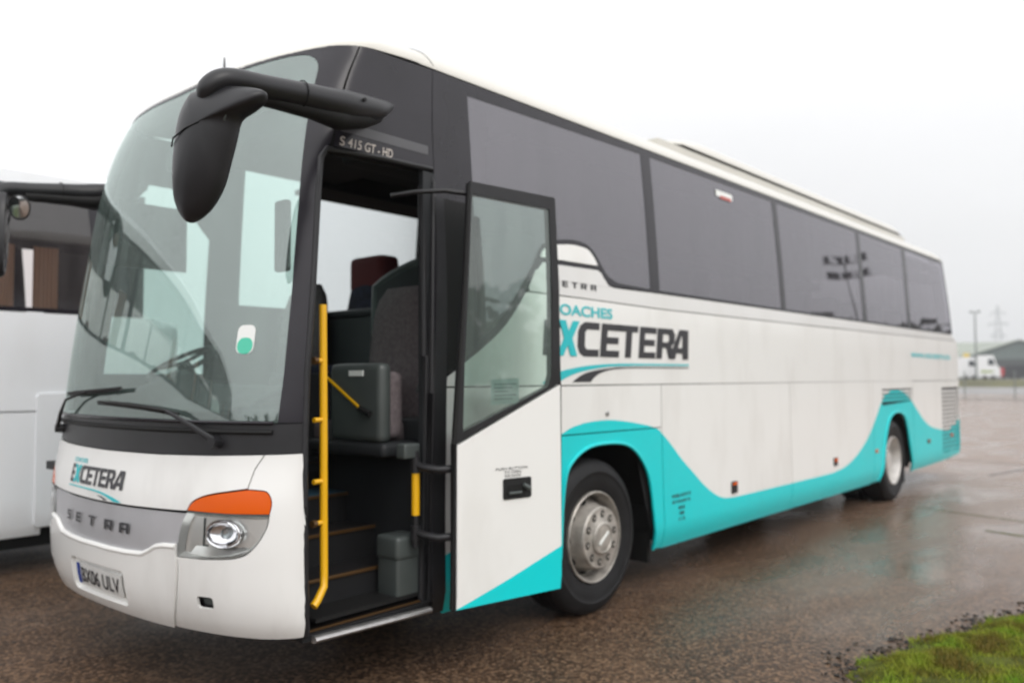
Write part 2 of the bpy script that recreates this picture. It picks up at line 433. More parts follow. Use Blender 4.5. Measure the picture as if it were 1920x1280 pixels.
# block glyphs in a unit box
GL = {
 'E': ([(0, 0), (1, 0), (1, .2), (.32, .2), (.32, .4), (.93, .4), (.93, .6), (.32, .6), (.32, .8), (1, .8), (1, 1), (0, 1)], []),
 'T': ([(.34, 0), (.68, 0), (.68, .8), (1, .8), (1, 1), (0, 1), (0, .8), (.34, .8)], []),
 'C': ([(.3, 0), (1, 0), (1, .21), (.42, .21), (.33, .3), (.33, .7), (.42, .79), (1, .79), (1, 1), (.3, 1), (.1, .9), (0, .72), (0, .28), (.1, .1)], []),
 'R': ([(0, 0), (.32, 0), (.32, .36), (.52, .36), (.7, 0), (1.04, 0), (.82, .42), (.98, .56), (1, .82), (.84, 1), (0, 1)], [[(.32, .55), (.6, .55), (.66, .62), (.66, .74), (.6, .81), (.32, .81)]]),
 'A': ([(-.05, 0), (.28, 0), (.36, .2), (.68, .2), (.7, 0), (1, 0), (1, 1), (.52, 1)], [[(.44, .38), (.68, .38), (.68, .78), (.62, .78)]]),
 'X': ([(0, 0), (.34, 0), (.52, .3), (.7, 0), (1.05, 0), (.74, .5), (1.05, 1), (.7, 1), (.52, .7), (.34, 1), (0, 1), (.3, .5)], []),
 's': ([(0, 0), (1, 0), (1, .6), (.3, .6), (.3, .78), (1, .78), (1, 1), (0, 1), (0, .42), (.7, .42), (.7, .2), (0, .2)], []),
 'e': ([(0, 0), (1, 0), (1, .2), (.3, .2), (.3, .4), (.95, .4), (.95, .6), (.3, .6), (.3, .8), (1, .8), (1, 1), (0, 1)], []),
 't': ([(.35, 0), (.65, 0), (.65, .8), (1, .8), (1, 1), (0, 1), (0, .8), (.35, .8)], []),
 'r': ([(0, 0), (.28, 0), (.28, .32), (.5, .32), (.72, 0), (1, 0), (.82, .32), (1, .42), (1, 1), (0, 1)], [[(.28, .52), (.72, .52), (.72, .8), (.28, .8)]]),
 'a': ([(0, 0), (.28, 0), (.28, .32), (.72, .32), (.72, 0), (1, 0), (1, 1), (.15, 1), (0, .85)], [[(.28, .52), (.72, .52), (.72, .8), (.28, .8)]]),
}
def glyph(ch, u1, u2, z1, z2, sl=0):
    o, hs = GL[ch]
    f = lambda p: [(u1+(u2-u1)*a+sl*b, z1+(z2-z1)*b) for a, b in p]
    return (f(o), [f(h) for h in hs])

# ------------------------------------------------------------------ the coach
coach = empty("coach", (0, 0, 0), "white and teal tour coach with its front passenger door standing open and black mirror arms", "coach")
BOT = .31
DE = [(.345, 1.236), (.362, 1.115), (.384, .993), (.393, .872), (.398, .751), (.397, .63), (.384, .509), (.360, .42), (.352, .402)]
SMR = [(-.272, .732), (-.271, .695), (-.273, .657), (-.28, .606), (-.291, .554), (-.309, .50), (-.352, .418), (-.36, .403)]
def wave(pts, k=3): return curve(pts, k)
teal_top = wave([(1.28, .60), (1.6, .70), (2.0, .92), (2.3, 1.15), (2.493, 1.243), (2.626, 1.274), (2.777, 1.289), (3.032, 1.289), (3.375, 1.249), (3.60, 1.206), (3.72, 1.14), (3.828, 1.063),
    (3.988, .941), (4.156, .832), (4.329, .718), (4.511, .626), (4.653, .58), (4.83, .562), (5.2, .559), (6.05, .557), (7.05, .557), (7.35, .566), (7.65, .60), (7.965, .68), (8.348, .839), (8.658, 1.045),
    (8.92, 1.263), (9.10, 1.36), (9.43, 1.41), (9.78, 1.40), (10.083, 1.327), (10.447, 1.152), (10.881, .952), (11.293, .85), (11.886, .79), (12.3, .80), (12.8, .90), (13.3, 1.08)], 3)
teal_poly = teal_top+[(13.6, 1.1), (13.6, .1), (1.0, .1), (1.0, .58)]
WT = [WHITE, TEAL]

# --- front
seamL = [(.163, 1.231), (.124, 1.166), (.105, 1.078)]
oran = [(.105, 1.078), (.035, 1.068), (-.081, 1.049), (-.157, 1.028), (-.207, .999), (-.228, .963)]
lampL = [(-.228, .963), (-.256, .906), (-.278, .81), (-.284, .748)]
lampR = [(.105, 1.078), (.15, 1.076), (.195, 1.070), (.219, 1.046), (.230, 1.013), (.225, .966), (.220, .918), (.198, .868), (.164, .820), (.118, .782), (.034, .760), (-.118, .749), (-.284, .748)]
_a, _b, _c = lampR[:6], lampR[5:-1], lampR[-1:]
lampR = curve(_a, 3)+curve(_b, 3)[1:]+_c
for m_ in (False, True):
    f = mir if m_ else list
    cp = seamL+lampR+SMR+[(-.1, .400), (.15, .398)]+DE[::-1]
    if m_: cp = seamL+lampR+SMR+[(-.1, .400), (.15, .398), (.6, .39), (.6, 1.234), (.342, 1.234)]
    hole = rrect(-.158, .525, -.062, .58, .016)
    panel("corner_panel", f(cp), WGREY, coach, holes=[f(hole)], off=.004, d=.05)
    fr = panel("fog_lamp", f(rrect(-.175, .512, -.045, .595, .02)), BLACKM, coach, off=-.035, thick=0, d=.05)
    decal("lens", [(f(rrect(-.15, .53, -.07, .575, .012)), [])], GREYP, fr, off=-.028)
front_top = [(u-.007, z) for u, z in seamL]+curve([(u-.003, z+.003) for u, z in oran], 3)+[(-.423, .962), (-.696, .957), (U0, .954)]
fp = front_top+[(2*U0-u, z) for (u, z) in front_top[:-1][::-1]]
fp = fp+[(2*U0-.0, 1.222), (-1.5, 1.212), (U0, 1.208), (-.5, 1.212), (-.1, 1.222)]
panel("front_panel", fp, WGREY, coach, off=.004, d=.06)
silv_low = [(-.284, .806), (-.367, .802), (-.423, .792), (-.474, .766), (-.535, .744), (-.677, .736), (-.85, .733)]
sp = [(-.236, .951), (-.262, .885)]+silv_low+[(2*U0-u, z) for u, z in silv_low[::-1]]+[(2*U0+.262, .885), (2*U0+.236, .951), (2*U0+.5, .950), (-1.343, .944), (U0, .942), (-.696, .944), (-.423, .949)]
panel("grille_panel", sp, SILV, coach, off=-.006, d=.06)
bt = [(-.284, .798), (-.37, .792), (-.43, .782), (-.482, .756), (-.54, .735), (-.68, .727), (-.85, .724)]
SM2 = [(u-.006, z) for u, z in SMR[::-1]]
bp = SM2+bt+[(2*U0-u, z) for u, z in bt[::-1]]+[(2*U0-u, z) for u, z in SM2[::-1]]+[(-1.35, .405), (U0, .407), (-.67, .405)]
bumper = panel("bumper", bp, WGREY, coach, holes=[rrect(-1.33, .455, -.70, .63, .03)], off=.014, thick=.03, d=.06)
panel("plate_recess", rrect(-1.335, .45, -.695, .635, .03), WHITE, bumper, off=-.008, thick=0, d=.06)
np_ = panel("number_plate", rrect(-1.27, .488, -.748, .602, .008), [PLATEW], bumper, off=.006, thick=.006, d=.06)
decal("country_band", [([(-1.268, .49), (-1.222, .49), (-1.222, .60), (-1.268, .60)], [])], PLBLUE, np_, off=.0085)
text_on("registration", "BX06 ULV", -1.205, .506, .078, .44, INK, np_, bold=.012, off=.009)
# ledge on the bumper top
mb = MB()
pts = [P(u, z)+PN(u, z)*.006 for u, z in [(-.284, .795)]+bt[1:]+[(2*U0-u, z) for u, z in bt[::-1]]]
mb.tube(pts, .014, n=8); mb.build("bumper_ledge", WHITE, coach)
# lettering on the front
for i, ch in enumerate("setra"):
    pass
xs = [(-1.433, -1.375), (-1.29, -1.222), (-1.115, -1.035), (-.925, -.835), (-.765, -.672)]
for c, (a, b) in zip('setra', xs): decal('maker_letter', [glyph(c, a, b, .815, .866)], DKGREY, coach, off=.003)
wv = [("E", -1.425, -1.375), ("C", -1.28, -1.20), ("E", -1.195, -1.115), ("T", -1.115, -1.035), ("E", -1.03, -.95), ("R", -.945, -.855), ("A", -.865, -.76)]
for c, a, b in wv: decal('operator_letter', [glyph(c, a, b, 1.02, 1.115)], DKGREY, coach, off=.0075)
decal("operator_letter", [glyph("X", -1.375, -1.285, 1.02, 1.115)], INKT, coach, off=.0085)
text_on("operator_name", "COACHES", -1.42, 1.128, .024, .2, INKT, coach, bold=.02, off=.0075)
sw = curve([(-1.43, 1.005), (-1.2, 1.004), (-1.02, 1.0), (-.9, .988), (-.80, .972), (-.755, .960)], 4); sw2 = curve([(-.83, .960), (-.88, .970), (-.96, .985), (-1.1, .995), (-1.43, .999)], 4)
decal("swoosh", [(sw+sw2, [])], INKT, coach, off=.0075)
decal("swoosh", [(curve([(-.98, .977), (-.93, .968), (-.90, .960)], 4)+curve([(-.94, .960), (-.97, .968), (-1.03, .978)], 4), [])], DKGREY, coach, off=.0075)

# --- headlamps
def headlamp(m_):
    f = mir if m_ else list
    sg = (lambda u: 2*U0-u) if m_ else (lambda u: u)
    low = [(-.226, .957)]+[(-.256, .906), (-.277, .81), (-.282, .752)]+[(-.118, .753), (.034, .764), (.116, .786), (.160, .823), (.194, .870), (.216, .918), (.222, .957)]
    low = curve(low[:4], 3)+curve(low[4:], 3)
    body = panel("headlamp", f(low), LAMPG, coach, off=-.032, thick=0, d=.04)
    # dish walls from the lens edge back to the housing
    rim = densify(low, .03); mbx = MB(); n = len(rim)
    vs = [P(sg(u), z)+PN(sg(u), z)*.002 for u, z in rim]+[P(sg(u*.93-.002), .86+(z-.86)*.85)-PN(sg(u), z)*.030 for u, z in rim]
    mbx.add(vs, [(i, (i+1) % n, n+(i+1) % n, n+i) for i in range(n)], 0, True)
    mbx.build("reflector", LAMPG, body)
    c = P(sg(-.01), .872)-PN(sg(-.02), .865)*.02; nr = PN(sg(-.02), .865)
    q = nr.to_track_quat('Z', 'Y').to_matrix()
    mp_ = MB(); mp_.lathe((0, 0, 0), [(.082, .010), (.078, .016), (.072, .012), (.068, -.01), (.05, -.036), (.02, -.05), (.001, -.052)], ax='z', n=32)
    mp_.v = [tuple(c+q @ Vector((v[0]*1.2, v[1]*.8, v[2]*.4+.014))) for v in mp_.v]; mp_.build("main_beam", CHR, body)
    mp_ = MB(); mp_.lathe((0, 0, 0), [(.022, -.05), (.022, -.02), (.016, -.008), (.001, -.004)], ax='z', n=20); mp_.v = [tuple(c+q @ Vector((v[0], v[1], v[2]*.4+.014))) for v in mp_.v]; mp_.build("bulb", GLC, body)
    mp_ = MB()   # square shade and lower strip
    fa = [(-.15, .80), (-.15, .935), (-.138, .935), (-.138, .812), (.10, .812), (.10, .80)]
    vs = [P(sg(u), z)-PN(sg(u), z)*.03 for u, z in fa]; mp_.add(vs+[v-nr*.03 for v in vs], [(0, 1, 2, 3, 4, 5), (0, 1, 7, 6), (1, 2, 8, 7), (2, 3, 9, 8), (3, 4, 10, 9), (4, 5, 11, 10), (5, 0, 6, 11)]); mp_.build("lamp_shade", GREYP, body)
    SL_ = lambda u, z: P(u, z)-PN(u, z)*(.002+.026*min(1, max(0, (z-.768)/.035)))
    panel("lower_reflector", f([(-.20, .768), (-.10, .764), (.03, .776), (.10, .797), (.13, .812), (-.19, .803)]), LAMPG, body, off=0, thick=.004, d=.03, surf=(SL_, lambda u, z: (PN(u, z)+Vector((0, 0, 1.2))).normalized()))
    ma = MB(); ma.tube([P(sg(-.01+.085*math.cos(t)), .872+.052*math.sin(t))-PN(sg(-.01), .872)*.010 for t in np.linspace(-1.25, 1.25, 14)], .013, n=8); ma.build("side_light", CHR, body)
    panel("lens", f(low), GLAMP, body, off=.004, thick=0, d=.04)
    orl = [(-.223, .968), (-.203, .997), (-.155, 1.025), (-.08, 1.045), (.035, 1.063), (.105, 1.073), (.148, 1.071), (.192, 1.066), (.215, 1.043), (.225, 1.013), (.221, .969), (0, .966)]
    orl = curve(orl[:-1], 3)+orl[-1:]
    ind = panel("indicator", f(orl), ORANGE, body, off=.004, thick=.02, d=.03)
    mt = MB(); mt.tube([P(sg(u), z)+PN(sg(u), z)*.004 for u, z in [(-.226, .961), (-.1, .960), (.1, .9605), (.222, .962)]], .004, n=6); mt.build("trim", GREYP, body)
headlamp(False); headlamp(True)

# --- windscreen
gw = [(.212, 1.378)]+curve([(.218, 1.6), (.212, 1.9), (.200, 2.2), (.192, 2.55), (.182, 2.88), (.172, 3.08), (.150, 3.17), (.09, 3.222), (-.003, 3.240), (-.212, 3.230), (-.494, 3.212), (-.902, 3.193), (U0, 3.190)], 3)
glass_poly = gw+[(2*U0-u, z) for u, z in gw[:-1][::-1]]
def front_top_edge(u): return ip(abs(u-U0), [0, .5, .83, 1.03, 1.13, 1.2], [3.215, 3.232, 3.25, 3.262, 3.272, 3.280])
te = [(u, front_top_edge(u)) for u in (.17, .1, -.01, -.2, -.5, -.75, U0)]
te2 = te+[(2*U0-u, z) for u, z in te[:-1][::-1]]
sur = [(.34, 1.378), (.33, 1.6), (.312, 1.955), (.285, 2.5), (.278, 2.66), (.30, 2.70), (.32, 2.74), (.33, 3.283)]+te2+[(2*U0-.33, 3.283), (2*U0-.30, 2.5), (2*U0-.34, 1.9), (2*U0-.345, 1.378)]
panel("windscreen_surround", sur, BLACKP, coach, holes=[glass_poly], off=0, d=.08)
g2 = [(u-.001 if u > U0 else u+.001, z) for u, z in glass_poly]
panel("windscreen", g2, GLW, coach, off=-.003, thick=0, d=.07)
panel("scuttle_panel", [(.337, 1.374), (-.1, 1.370), (U0, 1.366), (2*U0+.1, 1.370), (2*U0-.337, 1.374), (2*U0-.342, 1.240), (2*U0, 1.228), (-1.5, 1.216), (U0, 1.213), (-.5, 1.217), (-.1, 1.227), (.344, 1.240)], BLACKM, coach, off=-.004, d=.06)
mb = MB(); mb.tube([P(u, 1.378)+PN(u, 1.378)*.006 for u in np.linspace(.19, 2*U0-.19, 50)], .009, n=8); mb.build("windscreen_seal", BLACKP, coach)
mb = MB(); mb.tube([P(u, 1.335)+PN(u, 1.335)*.0 for u in np.linspace(.19, 2*U0-.19, 50)], .012, n=8); mb.build("scuttle_groove", RUB, coach)
st = decal("windscreen_sticker", [(rrect(-.05, 1.70, .05, 1.835, .03), [])], WPAP, coach, off=-.0015)
decal("green_disc", [(rrect(-.043, 1.698, .043, 1.775, .035), [])], STGREEN, st, off=-.0002)

# wipers
def wiper(piv, elbow, blade, m_=None):
    w = MB(); S3 = lambda u, z, o: P(u, z)+PN(u, z)*o
    a = S3(*piv, .03); b = S3(*elbow, .055)
    w.tube([S3(*piv, -.01), S3(*piv, .045)], [.028, .024], n=14)
    w.tube([a+Vector((0, 0, .01)), (a*.5+b*.5)+Vector((-.005, 0, .01)), b], [.017, .013, .008], n=8, flat=.8)
    arm = w.build("wiper", BLACKM, coach)
    bl = MB(); pp = [S3(u, z, .035) for u, z in blade]
    bl.tube(pp, [.006]+[.011]*(len(pp)-2)+[.006], n=6); bl.tube([p-Vector((0, 0, .012)) for p in pp], .005, n=6)
    mid = S3(*blade[len(blade)//2], .045)
    bl.tube([b, mid], .007, n=6)
    bl.build("wiper_blade", RUB, arm)
wiper((-.10, 1.285), (-.40, 1.425), [(-1.10, 1.46), (-.9, 1.455), (-.75, 1.448), (-.6, 1.44), (-.45, 1.428), (-.33, 1.412)])
wiper((-1.86, 1.29), (-1.56, 1.46), [(-1.62, 1.50), (-1.45, 1.505), (-1.25, 1.513), (-1.05, 1.522), (-.85, 1.535)])

# --- near side
door_hdr = [(.338, 2.715), (1.262, 2.722), (1.246, 2.958), (1.234, E(1.2)-.012), (.6, 3.286), (.338, 3.284)]
panel("door_header", door_hdr, BLACKP, coach, off=0, d=.08)
decal("header_band", [(rrect(.36, 2.795, 1.20, 2.845, .01), [])], pbr("band_grey", (.07, .07, .075), .3), coach, off=.002)
text_on("model_letters", "S 415 GT - HD", .365, 2.722, .048, .44, GOLD, coach, bold=.01, off=.003)
swp = [(1.285, 1.552), (1.40, 1.592), (1.53, 1.657), (1.726, 1.766), (1.914, 1.901), (2.09, 2.095), (2.203, 2.253)]
swoop = curve(swp, 4)
win = [
 curve([(1.655, 3.222), (1.655, 2.4), (1.656, 1.80)], 2)[:-1]+curve([(1.656, 1.785), (1.80, 1.87), (1.88, 1.94), (2.05, 2.13), (2.17, 2.275), (2.28, 2.42), (2.47, 2.475), (2.68, 2.49), (2.82, 2.455), (2.93, 2.35), (3.0, 2.285), (3.12, 2.245)], 3)+[(3.558, 2.238), (3.556, 3.268)],
 [(3.688, 2.238), (5.965, 2.243), (5.958, 3.292), (3.688, 3.272)],
 [(6.072, 2.243), (8.36, 2.25), (8.39, 3.318), (6.066, 3.296)],
 [(8.508, 2.25), (10.18, 2.255), (10.26, 3.33), (8.506, 3.322)],
 [(10.325, 2.256), (12.53, 2.262), (12.42, 3.34), (10.41, 3.332)]]
wb = [(1.27, 1.552)]+swoop[1:]+[(2.30, 2.265), (2.9, 2.262), (2.98, 2.228), (3.07, 2.214), (3.7, 2.220), (8, 2.232), (12.62, 2.245), (12.50, 3.375), (8.4, 3.357), (3.6, 3.317), (1.242, 3.298), (1.255, 2.958), (1.268, 2.722), (1.262, 2.0)]
band = panel("window_band", wb, BLACKP, coach, holes=win, off=0, d=.14)
def shrink(p, e_):
    cx = sum(q[0] for q in p)/len(p); cz = sum(q[1] for q in p)/len(p)
    return [(q[0]-e_ if q[0] > cx else q[0]+e_, q[1]-e_ if q[1] > cz else q[1]+e_) for q in p]
for i, w_ in enumerate(win):
    g = panel("side_window", w_, GLS, coach, off=-.003, thick=0, d=.14)
    if i == 1:
        s_ = decal("window_sticker", [(rrect(4.755, 3.150, 5.07, 3.205, .01), [])], WPAP, g, off=.003)
        decal("red_stripe", [(rrect(4.83, 3.137, 5.04, 3.165, .006), [])], pbr("sticker_red", (.5, .12, .10), .5), g, off=.0045)
belt = swoop[3:]+[(2.30, 2.256), (2.9, 2.252), (2.97, 2.219), (3.07, 2.205), (3.7, 2.211), (8, 2.223), (12.85, 2.236), (12.95, 2.15), (9.3, 2.128), (5.6, 2.108), (3.7, 2.100), (2.7, 2.110), (2.13, 2.113)]
belt = [p for p in belt if not (p in swoop[3:] and p[1] < 2.113)]
panel("belt_strip", belt, BELTW, coach, off=.003, d=.12)
up = [(1.385, 1.536), (3.5, 1.534), (8, 1.530), (12.95, 1.528), (13.35, 1.528), (13.35, 2.137), (12.95, 2.143), (9.3, 2.121), (5.6, 2.101), (3.7, 2.093), (2.7, 2.103), (2.12, 2.106)]+[p for p in swoop if p[1] < 2.10 and p[0] > 1.385][::-1]
panel("upper_side_panel", [(u, z) for u, z in up], WHITE, coach, off=0, d=.14)
hm = curve([(2.25, 2.347), (2.29, 2.39), (2.37, 2.425), (2.47, 2.440), (2.57, 2.452), (2.669, 2.452), (2.76, 2.44), (2.82, 2.40), (2.863, 2.352)], 4)
panel("badge_plate", hm+[(2.86, 2.342), (2.25, 2.335)], WHITE, coach, off=.010, thick=.012, d=.08)
decal("badge_base", [([(2.22, 2.262), (2.27, 2.305), (2.46, 2.305), (2.87, 2.312), (2.91, 2.295), (2.94, 2.262), (2.985, 2.222), (3.02, 2.205), (2.3, 2.205), (2.2, 2.235)], [])], BELTW, coach, off=.005)
for c, a, b in (("s", 2.36, 2.42), ("e", 2.46, 2.52), ("t", 2.565, 2.625), ("r", 2.665, 2.73), ("a", 2.775, 2.84)): decal('maker_letter', [glyph(c, a, b, 2.168, 2.206)], DKGREY, coach, off=.007)
text_on("operator_name", "COACHES", 2.32, 1.985, .072, .71, INKT, coach, bold=.025, off=.003)
SL = .0
for k_, (c, a, b, z1_, z2_, sl_) in enumerate((("E", 2.25, 2.43, 1.722, 1.945, .02), ("C", 2.612, 2.855, 1.722, 1.952, .02), ("E", 2.872, 3.105, 1.722, 1.952, .03), ("T", 3.10, 3.335, 1.722, 1.952, .03),
    ("E", 3.36, 3.59, 1.722, 1.952, .03), ("R", 3.605, 3.87, 1.722, 1.952, .03), ("A", 3.80, 4.09, 1.722, 1.952, .01))):
    decal("operator_letter", [glyph(c, a, b, z1_, z2_, sl_)], DKGREY, coach, off=.003+(.002 if c == "A" else 0))
decal("operator_letter", [glyph("X", 2.39, 2.60, 1.722, 1.952, .03)], INKT, coach, off=.005)
decal("swoosh", [(curve([(2.24, 1.545), (2.30, 1.58), (2.374, 1.612), (2.661, 1.655), (3.0, 1.676), (3.4, 1.682), (4.10, 1.684)], 4)+[(4.10, 1.672)]+curve([(3.4, 1.668), (3.0, 1.658), (2.75, 1.634), (2.6, 1.61), (2.48, 1.578), (2.40, 1.545)], 4), [])], INKT, coach, off=.003)
decal("swoosh", [(curve([(2.555, 1.553), (2.66, 1.60), (2.80, 1.628), (3.0, 1.646), (3.2, 1.656), (4.10, 1.660)], 4)+[(4.10, 1.653)]+curve([(3.2, 1.648), (3.0, 1.635), (2.87, 1.61), (2.80, 1.58), (2.765, 1.553)], 4), [])], DKGREY, coach, off=.003)
text_on("web_address", "www.excetera.eu", 10.25, 1.845, .08, 2.1, INKT, coach, bold=.012, off=.003)

arch = curve([(2.415, BOT), (2.43, .62), (2.45, .82), (2.49, .975), (2.565, 1.052), (2.683, 1.108), (2.837, 1.134), (3.095, 1.128), (3.265, 1.082), (3.406, .975), (3.498, .832), (3.55, .60), (3.60, BOT)], 4)
arch2 = curve([(8.88, BOT), (8.955, .50), (9.02, .70), (9.12, .92), (9.25, 1.06), (9.45, 1.125), (9.70, 1.12), (9.90, 1.045), (10.03, .86), (10.12, .65), (10.19, .48), (10.26, BOT)], 4)
reg = [teal_poly]
def low_panel(name, u1, u2, z1=1.527, **kw):
    return panel(name, [(u1, BOT), (u2, BOT), (u2, z1), (u1, z1)], WT, coach, regions=reg, off=0, d=.12, **kw)
low_panel("side_panel", 1.385, 2.405)
panel("door_pillar", [(1.272, .33), (1.38, .33), (1.38, 1.54), (1.375, 2.0), (1.36, 2.57), (1.272, 2.57)], BLACKM, coach, off=.006, thick=.012, d=.12)
panel("pillar_pane", [(1.384, 1.60), (1.50, 1.655), (1.62, 1.74), (1.62, 2.57), (1.364, 2.57)], RUB, coach, off=.004, thick=.004, d=.12)
panel("side_panel", [(2.411, 1.217), (3.674, 1.213), (3.674, 1.527), (2.411, 1.527)], WT, coach, regions=reg, off=0, d=.1)
pa = [(2.411, 1.209), (2.411, BOT)]+arch[::1]+[(3.60, BOT)]+[(3.718, BOT), (3.674, .9), (3.674, 1.205)]
pa = [(2.411, 1.209)]+[(2.411, BOT)]+arch+[(3.712, BOT), (3.690, .7), (3.674, 1.205)]
panel("wheel_arch", pa, WT, coach, regions=reg, off=0, d=.08)
panel("locker_door", [(3.722, BOT), (6.135, BOT), (6.095, 1.527), (3.684, 1.527), (3.684, 1.2), (3.70, .7)], WT, coach, regions=reg, off=0, d=.12)
panel("locker_door", [(6.145, BOT), (8.62, BOT), (8.62, 1.527), (6.105, 1.527)], WT, coach, regions=reg, off=0, d=.12)
# rear wheel arch with louvres
lv = [(8.965, 1.225), (10.255, 1.262), (10.262, 1.43), (8.965, 1.43)]
pr = [(8.63, BOT), (8.87, BOT)]+arch2[1:-1]+[(10.27, BOT), (10.30, BOT), (10.30, 1.527), (8.63, 1.527)]
panel("wheel_arch", pr, WT, coach, regions=reg, holes=[lv], off=0, d=.09)
lv2 = rrect(11.80, .455, 12.86, 1.42, .03)
panel("engine_panel", [(10.31, BOT), (11.2, .315), (12.2, .33), (12.8, .37), (13.36, .47), (13.36, 1.521), (10.31, 1.521)], WT, coach, regions=reg, holes=[lv2], off=0, d=.09)
def louvres(hole, zs, name):
    base = panel(name, hole, LOUV, coach, off=-.035, thick=0, d=.15)
    u1 = min(p[0] for p in hole); u2 = max(p[0] for p in hole)
    for z in zs:
        sl = [(u1+.005, z), (u2-.005, z), (u2-.005, z+.034), (u1+.005, z+.034)]
        S = lambda u, zz, z=z: P(u, zz)+PN(u, zz)*(.010-(zz-z)*.9)
        panel("slat", sl, WT, base, regions=reg, off=0, thick=.004, d=.2, surf=(S, PN))
louvres(lv, [1.275, 1.325, 1.375], "air_grille")
louvres(lv2, [.475+.062*i for i in range(15)], "engine_grille")
# arch lips
for a_ in (arch, arch2):
    mb = MB(); mb.tube([P(u, max(z, BOT))+PN(u, z)*.004 for u, z in a_], .011, n=8); mb.build("arch_lip", TEAL, coach)
# marker lamps
for k, (u, z, w_, h_, two) in enumerate([(4.865, .645, .10, .10, 1), (7.3, .672, .10, .085, 1), (8.70, .69, .07, .04, 0), (11.02, .67, .10, .055, 1), (12.33, .69, .10, .04, 0)]):
    bz = panel("marker_lamp", rrect(u-w_/2, z-h_/2, u+w_/2, z+h_/2, .01), BLACKM if two else ORANGE, coach, off=.012, thick=.012, d=.05)
    if two: panel("lens", rrect(u-w_/2+.01, z if k else z+.02, u+w_/2-.01, z+h_/2-.008, .006), ORANGE, bz, off=.018, thick=.006, d=.05)
mb = MB(); mb.lathe((2.954, -.004, 1.337), [(.018, .004), (.018, -.004), (.010, -.008), (.001, -.008)], ax='y', n=16); mb.build("door_lock", ALU, coach)
for j, (t_, zz, ww) in enumerate([("WHEEL NUTS TO", .665, .30), ("BE TORQUED TO", .618, .28), ("600", .571, .10), ("NM", .528, .07), ("4 / 93", .483, .10)]):
    text_on("wheel_notice", t_, 3.96-ww/2, zz, .026, ww, INK, coach, bold=.02, off=.003)
mb = MB(); mb.tube([P(u, BOT)+Vector((0, .008, -.003)) for u in np.linspace(3.72, 8.6, 40)], .008, n=6); mb.build("skirt_edge", TEAL, coach)

# --- off side (seen through the cab and from the front quarter)
F = lambda pts: mir(pts)
ow = [[(.47, 1.62), (1.36, 1.62), (1.36, 2.62), (.9, 2.95), (.47, 2.95)], [(1.655, 2.15), (3.50, 2.15), (3.50, 3.20), (1.655, 3.19)]]+win[1:]
ob = [(.355, 1.55), (1.50, 1.55), (1.62, 2.09), (12.62, 2.14), (12.5, 3.375), (8.4, 3.357), (3.6, 3.317), (.345, 3.283)]
panel("window_band", F(ob), BLACKP, coach, holes=[F(w_) for w_ in ow], off=0, d=.16)
for i, w_ in enumerate(ow): panel("side_window", F(w_), GLC if i < 2 else GLS, coach, off=-.003, thick=0, d=.16)
ol = [(.61, BOT)]+[(2.3, BOT)]+arch[1:-1]+[(3.61, BOT), (8.85, BOT)]+arch2[1:-1]+[(10.3, BOT), (12.2, .33), (13.36, .47), (13.36, 2.13), (12.62, 2.13), (1.63, 2.08), (1.51, 1.54), (.36, 1.54), (.36, 1.245), (.61, 1.24)]
panel("off_side_panel", F(ol), WT, coach, regions=[F(teal_poly)], off=0, d=.16)
# rear
def rear(a, b): return Vector((13.098, a, b))
rx = [Vector((XE-.001, y, z)) for y, z in ((.20, .47), (2.35, .47), (2.35, 2.13), (.20, 2.13))]
mb = MB(); mb.box((13.085, .19, .47), (13.105, 2.36, 2.14)); mb.box((12.755, .2, 2.14), (12.775, 2.35, 3.40)); mb.box((12.6, .12, 2.13), (13.09, 2.43, 2.15)); mb.build("rear_panel", WHITE, coach)
mb = MB(); mb.box((13.10, .06, 1.28), (13.125, .16, 1.50), bev=.01); mb.build("tail_lamp", pbr("tail_red", (.30, .01, .008), .15, coat=1), coach)

# --- inner shell (dark, keeps daylight out except through the openings)

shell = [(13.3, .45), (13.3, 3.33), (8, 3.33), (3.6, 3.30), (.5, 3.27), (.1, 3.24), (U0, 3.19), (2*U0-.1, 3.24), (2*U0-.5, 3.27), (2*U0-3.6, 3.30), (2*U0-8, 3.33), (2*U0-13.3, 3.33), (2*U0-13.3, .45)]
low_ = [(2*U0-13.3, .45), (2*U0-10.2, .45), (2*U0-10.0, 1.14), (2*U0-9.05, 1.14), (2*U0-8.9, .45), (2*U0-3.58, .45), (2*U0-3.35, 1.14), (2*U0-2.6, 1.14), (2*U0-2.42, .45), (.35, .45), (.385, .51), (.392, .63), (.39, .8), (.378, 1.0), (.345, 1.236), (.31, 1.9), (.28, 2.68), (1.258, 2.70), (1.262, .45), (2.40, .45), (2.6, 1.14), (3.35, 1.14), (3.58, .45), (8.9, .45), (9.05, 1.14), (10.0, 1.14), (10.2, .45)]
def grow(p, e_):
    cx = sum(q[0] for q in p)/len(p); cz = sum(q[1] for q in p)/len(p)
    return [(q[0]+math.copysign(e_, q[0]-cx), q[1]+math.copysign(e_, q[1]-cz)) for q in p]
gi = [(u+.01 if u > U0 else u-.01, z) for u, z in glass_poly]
panel("inner_shell", shell[:-1]+low_, DARK, coach, holes=[gi, rrect(-.30, .73, .245, 1.09, .05), mir(rrect(-.30, .73, .245, 1.09, .05))]+[w_ for w_ in win]+[F(w_) for w_ in ow], off=-.045, thick=0, d=.18)

